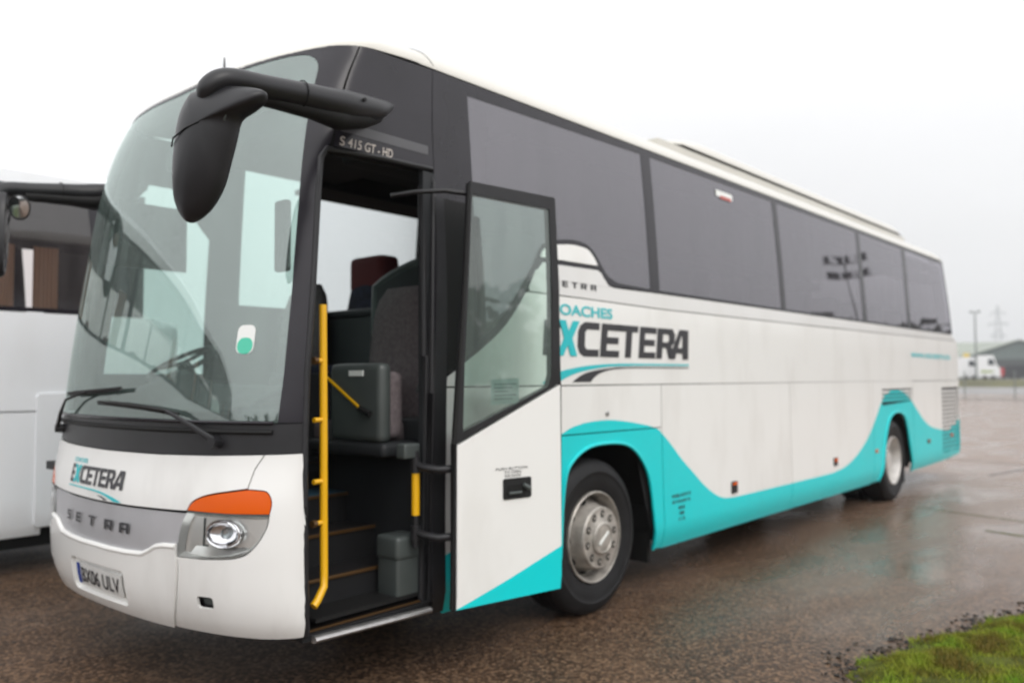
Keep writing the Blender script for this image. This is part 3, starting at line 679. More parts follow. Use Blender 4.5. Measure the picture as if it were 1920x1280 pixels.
# --- roof
def roof(u, d, H=.34, W=1.19):
    zt = (front_top_edge(u)-.004) if abs(u-U0) < 1.18 else None
    p = P(u, 3.28)
    e_ = E(p.x)-.004
    if zt is not None: e_ = zt
    elif p.x < 1.3: e_ = 3.279+.03*sm((p.x-.75)/.55)
    p = P(u, e_)
    c = (min(max(p.x, 3.4), 11.6), 1.275); k = 1-d/W; t = d/W
    return Vector((c[0]+(p.x-c[0])*k, c[1]+(p.y-c[1])*k, e_+H*(1-(1-t)**2.4)**(1/1.6)))
us = list(np.linspace(13.3, 1.3, 60))+list(np.linspace(1.2, 2*U0-1.2, 90))+list(np.linspace(2*U0-1.3, 2*U0-13.3, 60))
ds = [0, .004, .012, .025, .045, .07, .1, .14, .19, .25, .33, .43, .55, .7, .85, 1.0, 1.12, 1.185]
def loft_grid(name, fn, A, B, mat, parent, **kw):
    V = [fn(a, b) for a in A for b in B]; nb = len(B)
    Fs = [(i*nb+j, (i+1)*nb+j, (i+1)*nb+j+1, i*nb+j+1) for i in range(len(A)-1) for j in range(nb-1)]
    return mesh_obj(name, V, Fs, mat, parent, smooth=True, **kw)
rf = loft_grid("roof", roof, us, ds, ROOFW, coach)
bm = bmesh.new(); bm.from_mesh(rf.data); bmesh.ops.recalc_face_normals(bm, faces=bm.faces); 
if sum(f.normal.z for f in bm.faces) < 0: bmesh.ops.reverse_faces(bm, faces=bm.faces)
bm.to_mesh(rf.data); bm.free()
def roof_at(X, d):
    lo, hi = U0, 1.4
    for _ in range(30):
        m_ = (lo+hi)/2
        if roof(m_, d).x < X: lo = m_
        else: hi = m_
    return roof(lo, d)
mb = MB(); mb.tube([roof_at(1.40-.25*d, d)+Vector((0, 0, .001)) for d in (.004, .02, .045, .07, .1, .14, .19)], .0025, n=6); mb.build("roof_seam", GREYP, rf)
mb = MB(); mb.tube([roof(.06, .30)+Vector((0, 0, .004)), roof(-.10, .36)+Vector((0, 0, .006))], .016, n=8, flat=2.0); mb.build("marker_light", pbr("marker_green", (.12, .10, .06), .3), rf)
mb = MB(); mb.tube([(.884, 1.405, 3.50), (.884, 1.405, 3.562)], [.008, .004], n=10); mb.build("aerial", BLACKM, rf)
# air-conditioning fairing
def ac(a, b):
    # a along X 0..1, b across -1..1
    x = 4.45+a*7.6; w = 1.0*min(1, (a/.06)**.5 if a < .06 else 1)*min(1, ((1-a)/.04)**.5 if a > .96 else 1)
    h = .21*sm(a/.14)*sm((1-a)/.08)
    y = 1.275+b*.78*max(w, .35)
    return Vector((x, y, 3.68+.008*x+h*(1-abs(b)**3.2)**.5))
fa = loft_grid("air_conditioning_fairing", ac, list(np.linspace(0, 1, 60)), list(np.sin(np.linspace(-math.pi/2, math.pi/2, 25))), ROOFW, coach)
for f_ in fa.data.polygons: pass
bm = bmesh.new(); bm.from_mesh(fa.data); bmesh.ops.recalc_face_normals(bm, faces=bm.faces)
if sum(f.normal.z for f in bm.faces) < 0: bmesh.ops.reverse_faces(bm, faces=bm.faces)
bm.to_mesh(fa.data); bm.free()
def wedge(y_, dz, x1, x2):
    z1, z2 = 3.68+.008*x1+dz, 3.68+.008*x2+dz
    return [(x1, y_, 3.5), (x2, y_, 3.5), (x2, 2.55-y_, 3.5), (x1, 2.55-y_, 3.5), (x1, y_, z1), (x2, y_, z2), (x2, 2.55-y_, z2), (x1, 2.55-y_, z1)], [(0, 1, 5, 4), (1, 2, 6, 5), (2, 3, 7, 6), (3, 0, 4, 7), (4, 5, 6, 7)]
mb = MB(); mb.add(*wedge(.535, .01, 4.9, 11.9)); mb.build("fairing_gap", GREYD, fa)
mb = MB(); mb.add(*wedge(.515, -.017, 4.55, 12.0)); mb.build("fairing_plinth", ROOFW, fa)
# underbody
mb = MB()
for a, b in ((.62, 2.3), (3.62, 8.85), (10.3, 12.6)): mb.box((a, .07, .43), (b, 2.48, .45))
for a, b in ((2.3, 3.62), (8.85, 10.3)): mb.box((a, .45, .40), (b, 2.10, .43))
mb.box((2.2, .5, .26), (12.2, .62, .42)); mb.box((2.2, 1.93, .26), (12.2, 2.05, .42))
mb.box((2.8, .4, .42), (2.92, 2.15, .58)); mb.box((9.44, .4, .42), (9.58, 2.15, .60))
mb.build("underbody", RUB, coach)
for c in (2.99, 9.52):
    for s in (0, 1):
        mb = MB(); y0_, y1 = (.035, .50) if s == 0 else (2.05, 2.515)
        mb.lathe((c+.0, 0, .50), [(.655, y0_), (.655, y1)], ax='y', n=28, a0=-.2, a1=math.pi+.2); mb.box((c-.66, y1 if s == 0 else y0_-.01, .3), (c+.66, (y1+.01) if s == 0 else y0_, 1.14)); mb.build("wheel_well", RUB, coach)

# --- wheels
def wheel(cx, side, rear_=False):
    s = 1 if side == 0 else -1; yb = 0 if side == 0 else 2.55
    zc = .512
    f = lambda prof: [(r, t*s) for r, t in prof]
    c = (cx, yb, zc)
    w = MB(); tread = [(.515, .075), (.521, .10)]
    for k in range(4):
        t = .13+k*.045; tread += [(.521, t-.006), (.510, t-.004), (.510, t+.004), (.521, t+.006)]
    tread += [(.519, .30), (.505, .325)]
    w.lathe(c, f([(.300, .06), (.318, .042), (.335, .040), (.35, .034), (.40, .027), (.43, .026), (.434, .023), (.44, .026), (.47, .034), (.50, .055)]+tread+[(.46, .345), (.30, .34)]), n=72)
    ty = w.build("wheel", TYRE, coach)
    if rear_:
        w2 = MB(); w2.lathe(c, f([(.34, .35), (.47, .36), (.521, .40), (.521, .62), (.47, .65), (.3, .65)]), n=48); w2.build("inner_tyre", TYRE, ty)
    w = MB()
    if not rear_:
        w.lathe(c, f([(.304, .060), (.304, .036), (.298, .031), (.291, .034), (.287, .052), (.275, .068), (.268, .10), (.266, .145), (.250, .140), (.232, .095), (.216, .05), (.208, .01), (.205, -.006), (.198, -.012), (.118, -.012), (.112, -.016)]), n=72)
        rim = w.build("rim", STEEL, ty)
        w = MB(); w.lathe(c, f([(.112, -.010), (.110, -.026), (.100, -.034), (.094, -.036), (.090, -.030), (.03, -.032), (.001, -.033)]), n=40)
        a = R(35); q = Matrix.Rotation(-a, 3, 'Y')
        w.box((cx-.062, yb-.040*s, zc-.007), (cx+.062, yb-.030*s, zc+.007), m=1, rot=q, piv=(cx, yb, zc)); w.build("hub_cap", [STEEL, WPAP], ty)
        for k in range(10):
            w = MB(); a = 2*math.pi*k/10+.2; p = (cx+.158*math.cos(a), yb-.0125*s, zc+.158*math.sin(a))
            w.lathe(p, f([(.025, 0), (.023, -.001), (.014, -.001)]), n=16, m=0)
            w.lathe(p, f([(.010, -.001), (.010, -.007), (.001, -.008)]), n=6, m=1, smooth=False)
            w.build("wheel_nut", [RUB, STEEL], ty)
        for k in range(10):
            w = MB(); a = 2*math.pi*k/10; rr_ = .2375
            d = Vector((math.cos(a), 0, math.sin(a))); t_ = Vector((-math.sin(a), 0, math.cos(a)))
            n_ = (Vector((0, -.4*s, 0))+d*-.0+d*.75*1).normalized()*1
            cc = Vector((cx, yb+.095*s, zc))+d*(rr_+.000)+n_*.008; e2 = t_.cross(n_).normalized()
            vs = [cc+t_*.034*math.cos(x)+e2*.026*math.sin(x) for x in np.linspace(0, 2*math.pi, 15)[:-1]]
            w.add(vs, [tuple(range(14))]); w.build("hand_hole", RUB, ty)
    else:
        w.lathe(c, f([(.304, .060), (.304, .036), (.298, .031), (.290, .034), (.285, .055), (.272, .075), (.262, .15), (.250, .21), (.225, .235), (.175, .24), (.160, .225), (.135, .22), (.130, .13), (.12, .10), (.07, .09), (.001, .088)]), n=60)
        w.build("rim", STEELP, ty)
        for k in range(10):
            w = MB(); a = 2*math.pi*k/10; p = (cx+.19*math.cos(a), yb+.238*s, zc+.19*math.sin(a)); w.lathe(p, f([(.016, 0), (.016, -.03), (.001, -.03)]), n=6, smooth=False); w.build("wheel_nut", STEEL, ty)
for sd_ in (0, 1):
    wheel(2.855, sd_); wheel(9.503, sd_, True)
mb = MB()
mb.box((3.62, .10, .20), (3.66, .42, .62), bev=.005); mb.build("mud_flap", RUB, coach)
mb = MB(); mb.box((10.16, .10, .16), (10.19, .48, .55), bev=.005); mb.build("mud_flap", RUB, coach)

# --- passenger door, swung out and back
LA = Vector((1.29, -.19, 0)); LE = Vector((.74, -.12, 0))/.75
LNn = Vector((LE.y, -LE.x, 0)).normalized()
def LS(s, z): return LA+LE*s+Vector((0, 0, z))-LNn*(inset(z)*.6)
def LNf(s, z): return LNn.copy()
LSF = (LS, LNf)
leaf = [(.0, .388), (.752, .380), (.748, 1.5), (.738, 2.1), (.724, 2.622), (.115, 2.626), (.075, 2.1), (.03, 1.6), (.0, 1.24)]
gl = [(.046, 1.300), (.655, 1.533), (.678, 1.60), (.684, 2.1), (.680, 2.552), (.120, 2.562), (.085, 2.1), (.058, 1.65)]
frame_top = [(.003, 1.243), (.748, 1.556), (.738, 2.1), (.724, 2.622), (.115, 2.626), (.075, 2.1), (.03, 1.6)]
door = panel("door", [(.0, .388), (.752, .380), (.748, 1.551), (.002, 1.238)], DARK, coach, off=-.035, thick=.012, d=.1, surf=LSF)
panel("door_frame", frame_top, BLACKM, door, holes=[gl], off=.003, thick=.045, d=.1, surf=LSF)
panel("door_skin", [(.008, .392), (.744, .384), (.742, 1.541), (.008, 1.231)], WT, door, regions=[[(-.1, .30), (-.1, .352), (.005, .395), (.37, .505), (.76, .632), (.9, .66), (.9, .30)]], off=.004, thick=.032, d=.08, surf=LSF)
panel("door_window", gl, GLD, door, off=-.004, thick=0, d=.2, surf=LSF)
mb = MB(); mb.tube([LS(.0, .39)-LNn*.01, LS(0, 1.24)-LNn*.01, LS(.03, 1.6)-LNn*.01, LS(.075, 2.1)-LNn*.01, LS(.115, 2.62)-LNn*.01], .014, n=8)
mb.tube([LS(.75, .385)-LNn*.01, LS(.748, 1.5)-LNn*.01, LS(.738, 2.1)-LNn*.01, LS(.724, 2.62)-LNn*.01], .012, n=8)
mb.tube([LS(.115, 2.624)-LNn*.01, LS(.724, 2.62)-LNn*.01], .010, n=8); mb.build("door_seal", RUB, door)
h_ = panel("door_handle", rrect(.312, .925, .512, 1.037, .012), BLACKM, door, off=.010, thick=.01, d=.05, surf=LSF)
panel("handle_recess", rrect(.335, .945, .47, 1.0, .012), RUB, h_, off=.0125, thick=0, d=.05, surf=LSF)
mb = MB(); mb.tube([LS(.345, .958)+LNn*.018, LS(.43, .958)+LNn*.02], .008, n=8); mb.tube([LS(.45, .998)+LNn*.014, LS(.487, .975)+LNn*.024], [.012, .014], n=10); mb.build("pull_lever", GREYP, h_)
for t_, a_, z_, w_ in (("PUSH BUTTON", .262, 1.084, .225), ("TO OPEN", .32, 1.064, .12), ("THE DOOR", .32, 1.044, .12)):
    text_on("door_notice", t_, a_, z_, .014, w_, INK, door, bold=.0, off=.007, surf=LSF)
pp_ = decal("paper_notice", [([(.242, 1.436), (.440, 1.440), (.441, 1.580), (.243, 1.572)], [])], PAPER, door, off=-.010, surf=LSF)
for k in range(5): decal("printed_line", [([(.262, 1.55-.02*k), (.42-.03*(k % 3), 1.552-.02*k), (.42-.03*(k % 3), 1.545-.02*k), (.262, 1.543-.02*k)], [])], pbr("print_grey", (.3, .42, .44), .7) if k == 0 else bpy.data.materials["print_grey"], pp_, off=-.006, surf=LSF)
# swing gear
mb = MB()
mb.tube([(1.215, .03, .70), (1.215, .03, 1.20)], .017, n=12)
for z in (1.125, .775):
    mb.tube([(1.215, .03, z), (1.225, -.03, z-.01), (1.26, -.10, z-.02), (1.33, -.15, z-.015), (1.42, -.165, z)], .021, n=10)
    mb.tube([(1.215, .03, z-.04), (1.215, .03, z+.035)], .028, n=12)
mb.tube([(1.10, .10, 2.545), (1.20, .02, 2.57), (1.30, -.10, 2.575), (1.46, -.17, 2.57)], .013, n=10)
mb.tube([(1.285, .045, .42), (1.29, .045, 1.7), (1.285, .06, 2.62)], .022, n=12)
arm_ = mb.build("door_arm", BLACKM, coach)
mb = MB(); mb.tube([(1.215, .03, .865), (1.215, .03, 1.085)], .0215, n=14); mb.build("yellow_sleeve", YEL, arm_)
mb = MB(); mb.box((1.13, .02, 1.16), (1.24, .09, 1.24), bev=.012); mb.build("hinge_block", GREYP, arm_)
# aperture surround
mb = MB()
S3 = lambda u, z, o: P(u, z)+PN(u, z)*o
for o_, r_ in ((-.006, .016), (-.03, .014)):
    mb.tube([S3(u_, z_, o_) for u_, z_ in DE[::-1]]+[ S3(.325, 1.6, o_), S3(.309, 1.955, o_), S3(.283, 2.5, o_), S3(.279, 2.655, o_), S3(.30, 2.700, o_), S3(.70, 2.712, o_), S3(1.25, 2.722, o_), S3(1.262, 2.65, o_), S3(1.263, 1.5, o_), S3(1.266, .40, o_)], r_, n=8)
mb.build("aperture_seal", BLACKM, coach)

# --- step well
mb = MB()
stp = [(.03, .40), (.27, .575), (.52, .74), (.77, .905), (1.02, 1.07)]
for k, (y, z) in enumerate(stp[:-1]):
    y2, z2 = stp[k+1]
    mb.box((.52, y, z-.03), (1.36, y2+.02, z)); mb.box((.52, y2, z), (1.36, y2+.018, z2-.03))
mb.box((.62, .08, .36), (1.36, 1.0, .385))
steps = mb.build("steps", STEPM, coach)
for k, (y, z) in enumerate(stp):
    if k in (0,): continue
    mb = MB(); mb.box((.53, y-.012, z-.012), (1.36, y+.006, z+.006), bev=.004); mb.build("step_edging", EDGE, steps)
mb = MB(); mb.box((.56, .05, .403), (1.27, .068, .409)); mb.build("step_edging", EDGE, steps)
mb = MB(); mb.tube([(.565, .016, .378), (1.285, .0, .366)], .017, n=10, flat=1.6); mb.build("sill_bar", ALU, coach)
mb = MB(); mb.box((.53, .775, .907), (1.34, 1.015, .915)); mb.build("step_carpet", BLUEC, steps)
mb = MB()
# front wall of the well (dash end), rear wall, floors, ceiling, racks
mb.box((.50, .22, .38), (.53, 1.10, 1.35));  mb.box((1.345, .05, .38), (1.375, 1.05, 1.13)); mb.box((1.27, .035, .40), (1.36, .07, 2.7))
mb.box((.30, .98, 1.02), (2.0, 2.47, 1.07)); mb.box((1.9, .06, 1.30), (12.6, 2.49, 1.35)); mb.box((1.88, .06, 1.05), (1.92, 2.49, 1.35)); mb.box((1.36, .05, 1.10), (1.92, 1.05, 1.135))
mb.build("cabin_floor", GREYD, coach)
mb = MB()
mb.box((1.3, .14, 3.26), (12.5, 2.41, 3.30))
mb.box((2.1, .10, 3.06), (12.5, .50, 3.10)); mb.box((2.1, 2.02, 3.06), (12.5, 2.42, 3.10)); mb.box((2.1, .48, 3.06), (12.5, .50, 3.20)); mb.box((2.1, 2.02, 3.06), (12.5, 2.04, 3.2))
mb.box((1.0, .14, 2.74), (1.9, .40, 3.20), bev=.03); mb.box((.86, .45, 2.95), (1.15, 2.1, 3.13), bev=.04); mb.box((1.1, .4, 3.1), (2.2, 2.15, 3.22))
mb.build("cabin_ceiling", DARK, coach)
# dash
mb = MB()
def dash(a, b):
    y = .72+a*1.58; prof = [(.30, 1.05), (.30, 1.36), (.36, 1.41), (.52, 1.44), (.66, 1.50), (.78, 1.55), (.86, 1.50), (.88, 1.38), (.86, 1.07)]
    t = b*(len(prof)-1); i = min(int(t), len(prof)-2); f_ = t-i
    bump = .10*math.exp(-((y-1.95)/.34)**2); x = prof[i][0]*(1-f_)+prof[i+1][0]*f_; z = prof[i][1]*(1-f_)+prof[i+1][1]*f_
    c_ = abs(y-1.275)/1.275
    return Vector((x+.14*c_*c_+.10, y, z+(bump if z > 1.42 else 0)))
db = loft_grid("dashboard", dash, list(np.linspace(0, 1, 24)), list(np.linspace(0, 1, 33)), GREYD, coach)
mb = MB(); mb.box((.58, .66, 1.05), (.95, .80, 1.44), bev=.05); mb.box((.80, .70, 1.05), (1.0, 2.3, 1.38), bev=.03); mb.build("dash_end", GREYD, db)
sw_ = MB(); cw = Vector((1.02, 2.13, 1.69)); qw = Matrix.Rotation(R(-28), 3, 'Y')
ring = [cw+qw @ Vector((.235*math.cos(t), .235*math.sin(t), 0)) for t in np.linspace(0, 2*math.pi, 41)]
sw_.tube(ring, .016, n=8, caps=False)
for t in (0.3, math.pi-.3, -math.pi/2): sw_.tube([cw, cw+qw @ Vector((.23*math.cos(t+1.57), .23*math.sin(t+1.57), 0))], .014, n=8)
sw_.tube([cw, cw+qw @ Vector((0, 0, -.40))], [.045, .06], n=12); sw_.build("steering_wheel", BLACKM, db)

def seat(name, x, y, z, w=.46, h=.78, col=SEATF, head=None, rec=.12, parent=None, hh=.26):
    """seat facing -X: squab at z, back rising behind it"""
    mb = MB(); mb.box((x-.44, y-w/2, z-.11), (x+.04, y+w/2, z+.02), bev=.045)
    V = []; A = list(np.linspace(0, 1, 12)); B = list(np.linspace(0, 2*math.pi, 21)[:-1])
    for a in A:
        ww = w/2*(.88+.16*math.sin(math.pi*min(1, a*1.15)))*(1 if a < .8 else (1-((a-.8)/.2)**2*.35)); tt = .065*(1 if a < .85 else 1-((a-.85)/.15)**2*.6)
        for b in B:
            cb, sb = math.cos(b), math.sin(b)
            V.append((x+rec*a+tt*math.copysign(abs(cb)**.7, cb), y+ww*math.copysign(abs(sb)**.55, sb), z+.0+h*a))
    nb = len(B); Fs = [(i*nb+j, i*nb+(j+1) % nb, (i+1)*nb+(j+1) % nb, (i+1)*nb+j) for i in range(len(A)-1) for j in range(nb)]+[tuple(range((len(A)-1)*nb, len(A)*nb))]
    mb.add(V, Fs, 0, True)
    o = mb.build(name, col, parent or coach)
    if head:
        hb = MB(); hb.box((x+rec*.7-.055, y-w*.47, z+h-hh), (x+rec+.10, y+w*.47, z+h+.035), bev=.06); hb.build("headrest", head, o)
    return o
# courier seat and its folded squab
cs = seat("courier_seat", 1.60, .60, 1.32, w=.54, h=.82, col=SEATF, rec=.05)
mb = MB(); mb.box((1.12, .18, 1.155), (1.66, .86, 1.235), bev=.03); mb.box((1.40, .16, 1.20), (1.72, .40, 1.36), bev=.05); mb.build("seat_base", GREYD, cs)
mb = MB(); mb.box((1.12, .205, 1.235), (1.21, .65, 1.665), bev=.045); sqb = mb.build("folded_squab", GREYP, cs)
mb = MB(); mb.box((1.21, .24, 1.25), (1.33, .62, 1.62), bev=.05); mb.build("squab_cushion", SEATF, sqb)
mb = MB(); mb.box((1.114, .345, 1.595), (1.122, .465, 1.625)); mb.build("squab_label", WPAP, sqb)
mb = MB(); mb.tube([(1.108, .66, 1.59), (1.108, .36, 1.42)], .010, n=8, flat=.4); mb.build("yellow_strap", YEL, sqb)
mb = MB(); mb.tube([(1.108, .36, 1.42), (1.108, .27, 1.39)], .016, n=8); mb.build("strap_buckle", RUB, sqb)
mb = MB(); mb.tube([(1.60, .26, 1.95), (1.50, .22, 1.72), (1.42, .22, 1.50)], [.022, .03, .026], n=10, flat=.7); mb.build("armrest", GREYP, cs)
mb = MB(); mb.box((1.50, .215, 1.352), (1.60, .235, 1.372)); mb.build("belt_buckle", pbr("buckle_red", (.5, .01, .01), .4), cs)
# screen behind the courier seat
V = []
for a in np.linspace(0, 1, 15):
    y = .10+a*1.02; zt = 2.36-.16*(a**3)+(-.02 if a < .1 else 0)
    V += [(1.84, y, 1.35), (1.84, y, zt), (1.89, y, 1.35), (1.89, y, zt)]
Fs = []
for i in range(14):
    o = i*4; Fs += [(o, o+4, o+5, o+1), (o+2, o+3, o+7, o+6), (o+1, o+5, o+7, o+3)]
Fs += [(0, 1, 3, 2), (56, 58, 59, 57)]
scr = mesh_obj("seat_screen", V, Fs, GREYD, coach)
mb = MB(); mb.tube([(1.85, .10, 2.33)]+[(1.865, .10+a*1.02, 2.36-.16*a**3) for a in np.linspace(0.05, 1, 12)]+[(1.865, 1.13, 1.9), (1.865, 1.13, 1.36)], .035, n=8); mb.build("screen_rail", GREYP, scr)
# bin
mb = MB(); mb.box((1.13, .075, .425), (1.30, .24, .745), bev=.02); b_ = mb.build("waste_bin", GREYP, coach)
mb = MB(); mb.box((1.122, .067, .63), (1.305, .245, .755), bev=.025); mb.build("bin_lid", GREYP, b_)
# driver seat and passenger seats
seat("driver_seat", 1.80, 1.97, 1.42, w=.50, h=.86, head=None, rec=.12)
first = seat("passenger_seat", 2.20, 1.72, 1.66, w=.42, h=.82, col=SEATB, head=RED, rec=.14)
pos = [(2.2+.80*k, y) for k in range(0, 12) for y in (.36, .82, 1.72, 2.19)]
pos = [p for i, p in enumerate(pos) if p != (2.2, 1.72) and p != (2.2, 2.19) and p not in pos[:i]]
for (x, y) in pos:
    c_ = first.copy(); COL.objects.link(c_); c_.parent = coach; c_.location = (x-2.20, y-1.72, 0)
    for ch in first.children: d_ = ch.copy(); COL.objects.link(d_); d_.parent = c_
# low handrail panel ahead of the first row on the off side
mb = MB(); mb.box((1.98, 1.30, 1.35), (2.01, 2.42, 2.02), bev=.02); mb.tube([(1.99, 1.30, 2.05), (1.99, 2.42, 2.05)], .03, n=8); mb.build("modesty_panel", GREYD, coach)
mb = MB(); mb.box((1.30, 1.30, 1.07), (1.75, 1.55, 1.62), bev=.04); mb.build("driver_console", GREYD, coach)
# grab rail
mb = MB(); mb.tube([(.640, .06, 1.935), (.648, .06, 1.4), (.652, .06, .95), (.656, .06, .66), (.648, .05, .60), (.60, .035, .545), (.575, .03, .525)], [.019]*7, n=12, up=(0, 1, 0))
for z in (1.665, 1.385, 1.095, .90): mb.tube([(.652, .06, z), (.585, .05, z)], .012, n=8)
mb.build("grab_rail", YEL, coach)
for z in (1.665, .90): mb = MB(); mb.tube([(.60, .05, z), (.575, .045, z)], .018, n=8); mb.build("rail_boss", EDGE, coach)
# cab blind and off-side cab details
mb = MB(); mb.box((.62, 2.44, 2.35), (1.2, 2.455, 2.80)); mb.build("cab_blind", SEATF, coach)
mb = MB(); mb.tube([(.62, 2.2, 2.75), (.55, 2.05, 2.6), (.52, 1.95, 2.45)], .012, n=8); mb.build("blind_arm", BLACKM, coach)
mb = MB(); mb.box((.52, .20, 2.1), (.56, .30, 2.45), bev=.02); mb.build("cab_mirror", BLACKM, coach)

# --- mirrors
def mirror(side):
    s = (lambda p: Vector(p)) if side == 0 else (lambda p: Vector((p[0]*.88+.10, 2.55-p[1], p[2])))
    ar = [(1.00, -.03, 2.972), (.95, -.045, 2.95), (.838, -.075, 2.905), (.647, -.105, 2.868), (.514, -.12, 2.853), (.371, -.13, 2.842), (.178, -.14, 2.822), (.03, -.145, 2.808), (-.035, -.138, 2.786), (-.068, -.118, 2.745), (-.05, -.095, 2.70)]
    rd = [.008, .030, .058, .073, .066, .060, .056, .054, .050, .044, .03]
    A2 = list(zip(curve([(p[0], p[2]) for p in ar], 4), curve([(p[1], r_) for p, r_ in zip(ar, rd)], 4)))
    mb = MB(); mb.tube([s((a_[0], b_[0], a_[1])) for a_, b_ in A2], [b_[1] for a_, b_ in A2], n=20, flat=.95, up=(0, 1, 0))
    arm = mb.build("mirror_arm", MIRB, coach)
    mb = MB(); mb.tube([s((.97, .0, 2.945)), s((.88, -.035, 2.895)), s((.76, -.07, 2.85)), s((.60, -.10, 2.80)), s((.45, -.11, 2.795)), s((.25, -.12, 2.785)), s((.12, -.12, 2.775))], [.015, .045, .060, .058, .042, .036, .03], n=14, up=(0, 1, 0)); mb.build("arm_underside", RUB, arm)
    mb = MB(); mb.tube([s((.70, -.178, 2.895)), s((.70, -.168, 2.895))], .010, n=10); mb.build("arm_bolt", RUB, arm)
    mb = MB(); mb.tube([s((.372, -.13+.064*math.cos(t), 2.842+.0625*math.sin(t))) for t in np.linspace(0, 2*math.pi, 25)], .003, n=5, caps=False); mb.build("arm_joint", RUB, arm)
    # head: a bulging shell grown from its own outline
    ol_ = [(-.119, 2.758), (-.049, 2.772), (.056, 2.772), (.161, 2.755), (.211, 2.735), (.202, 2.703), (.162, 2.675), (.095, 2.636), (.071, 2.552), (.045, 2.459), (.018, 2.367), (-.023, 2.293), (-.074, 2.241), (-.133, 2.222), (-.176, 2.264), (-.197, 2.323), (-.204, 2.447), (-.193, 2.571), (-.173, 2.665), (-.146, 2.722)]
    ol_ = curve(ol_+[ol_[0]], 3)[:-1]; n = len(ol_)
    wv_ = Vector((.45, -.89, 0)).normalized(); nv_ = Vector((-.89, -.45, 0)).normalized(); C0_ = Vector((-.03, -.13, 0)); ce = (-.055, 2.60)
    V = []; prof = [(.02, .078), (.25, .075), (.5, .064), (.7, .048), (.85, .030), (.95, .012), (1.0, -.008), (1.0, -.028), (.96, -.048), (.90, -.052), (.88, -.040), (.02, -.040)]
    for sc_, d_ in prof:
        for (a_, z_) in ol_:
            V.append(s(C0_+wv_*(ce[0]+(a_-ce[0])*sc_)+Vector((0, 0, ce[1]+(z_-ce[1])*sc_))+nv_*d_))
    Fs = [(i*n+k, i*n+(k+1) % n, (i+1)*n+(k+1) % n, (i+1)*n+k) for i in range(len(prof)-1) for k in range(n)]+[tuple(range(n)), tuple(range((len(prof)-1)*n, len(prof)*n))]
    mb = MB(); mb.add(V, Fs, 0, True)
    hd = mb.build("mirror_head", MIRB, coach)
    q3 = lambda a_, z_, d_: s(C0_+wv_*a_+Vector((0, 0, z_))+nv_*d_)
    mb = MB(); mb.tube([q3(-.20, 2.535, .012), q3(-.16, 2.555, .058), (q3(-.09, 2.585, .0775)), q3(-.03, 2.605, .079)], .0035, n=6); mb.build("head_seam", RUB, hd)
    mb = MB(); mb.tube([q3(.062, 2.60, -.01), q3(.058, 2.62, .036), q3(.075, 2.655, .040), q3(.10, 2.675, .03)], .006, n=6); mb.build("head_hinge", GREYP, hd)
    mb = MB(); mb.add([q3(-.17, 2.33, -.044), q3(.0, 2.36, -.044), q3(.05, 2.56, -.044), q3(.08, 2.68, -.044), q3(-.13, 2.70, -.044), q3(-.18, 2.5, -.044)], [(0, 1, 2, 3, 4, 5)]); mb.build("mirror_pane", MIRR, hd)
    if side == 1:
        mb = MB(); mb.lathe((0, 0, 0), [(.001, -.03), (.05, -.025), (.066, -.008), (.066, .0), (.058, .003), (.056, -.002)], ax='z', n=24); qq = Vector((-.55, -.75, -.2)).to_track_quat('Z', 'Y').to_matrix()
        mb.v = [tuple(Vector((.165, 2.63, 2.69))+qq @ Vector((v[0], v[1]*1.25, v[2]))) for v in mb.v]; km = mb.build("wide_angle_mirror", MIRB, coach)
        mb = MB(); mb.lathe((0, 0, 0), [(.056, -.001), (.03, .004), (.001, .006)], ax='z', n=24); mb.v = [tuple(Vector((.165, 2.63, 2.69))+qq @ Vector((v[0], v[1]*1.25, v[2]))) for v in mb.v]; mb.build("mirror_pane", MIRR, km)
        mb = MB(); mb.tube([(.17, 2.66, 2.70), (.19, 2.68, 2.78)], .014, n=8); mb.build("mirror_stay", MIRB, km)
MIRB = pbr("mirror_black", (.014, .014, .016), .38, spec=.4, noise=(4, .2))
mirror(0); mirror(1)

# ------------------------------------------------------------------ the neighbouring coach
nb_ = empty("coach", (-10.95, 4.22, -.02), "plain white coach parked behind the teal coach, only its flank and windows with imitated beige light patches in view", "coach")
NW = paint("neighbour_white", (.78, .80, .82), amount=.4)
nwin = [[(1.0, 2.20), (2.9, 2.20), (2.9, 3.14), (1.0, 3.12)], [(2.98, 2.20), (5.2, 2.20), (5.2, 3.16), (2.98, 3.14)], [(5.3, 2.2), (7.6, 2.2), (7.6, 3.18), (5.3, 3.16)], [(7.7, 2.2), (9.8, 2.2), (9.8, 3.18), (7.7, 3.18)], [(9.9, 2.2), (12.3, 2.2), (12.2, 3.2), (9.9, 3.18)]]
panel("window_band", [(.35, 2.165), (12.6, 2.165), (12.5, 3.22), (.42, 3.17)], BLACKP, nb_, holes=nwin, off=0, d=.2)
for w_ in nwin: panel("side_window", w_, GLN, nb_, off=-.003, thick=0, d=.2)
panel("cantrail", [(.42, 3.178), (12.5, 3.228), (12.5, 3.34), (.5, 3.29)], NW, nb_, off=0, d=.2)
panel("upper_side_panel", [(.35, 1.352), (13.3, 1.352), (13.3, 2.13), (12.7, 2.158), (.35, 2.158)], NW, nb_, off=0, d=.2)
for a, b in ((.36, 2.25), (3.61, 6.0), (6.01, 8.6), (10.5, 11.86), (12.6, 13.3)):
    panel("side_panel", [(a, .33), (b, .33), (b, 1.34), (a, 1.34)], NW, nb_, off=0, d=.2)
panel("wheel_arch", [(2.258, .33)]+[(u-.1, z) for u, z in arch]+[(3.60, .33), (3.60, 1.34), (2.258, 1.34)], NW, nb_, off=0, d=.12)
panel("wheel_arch", [(8.61, .33)]+arch2+[(10.49, .33), (10.49, 1.34), (8.61, 1.34)], NW, nb_, off=0, d=.12)
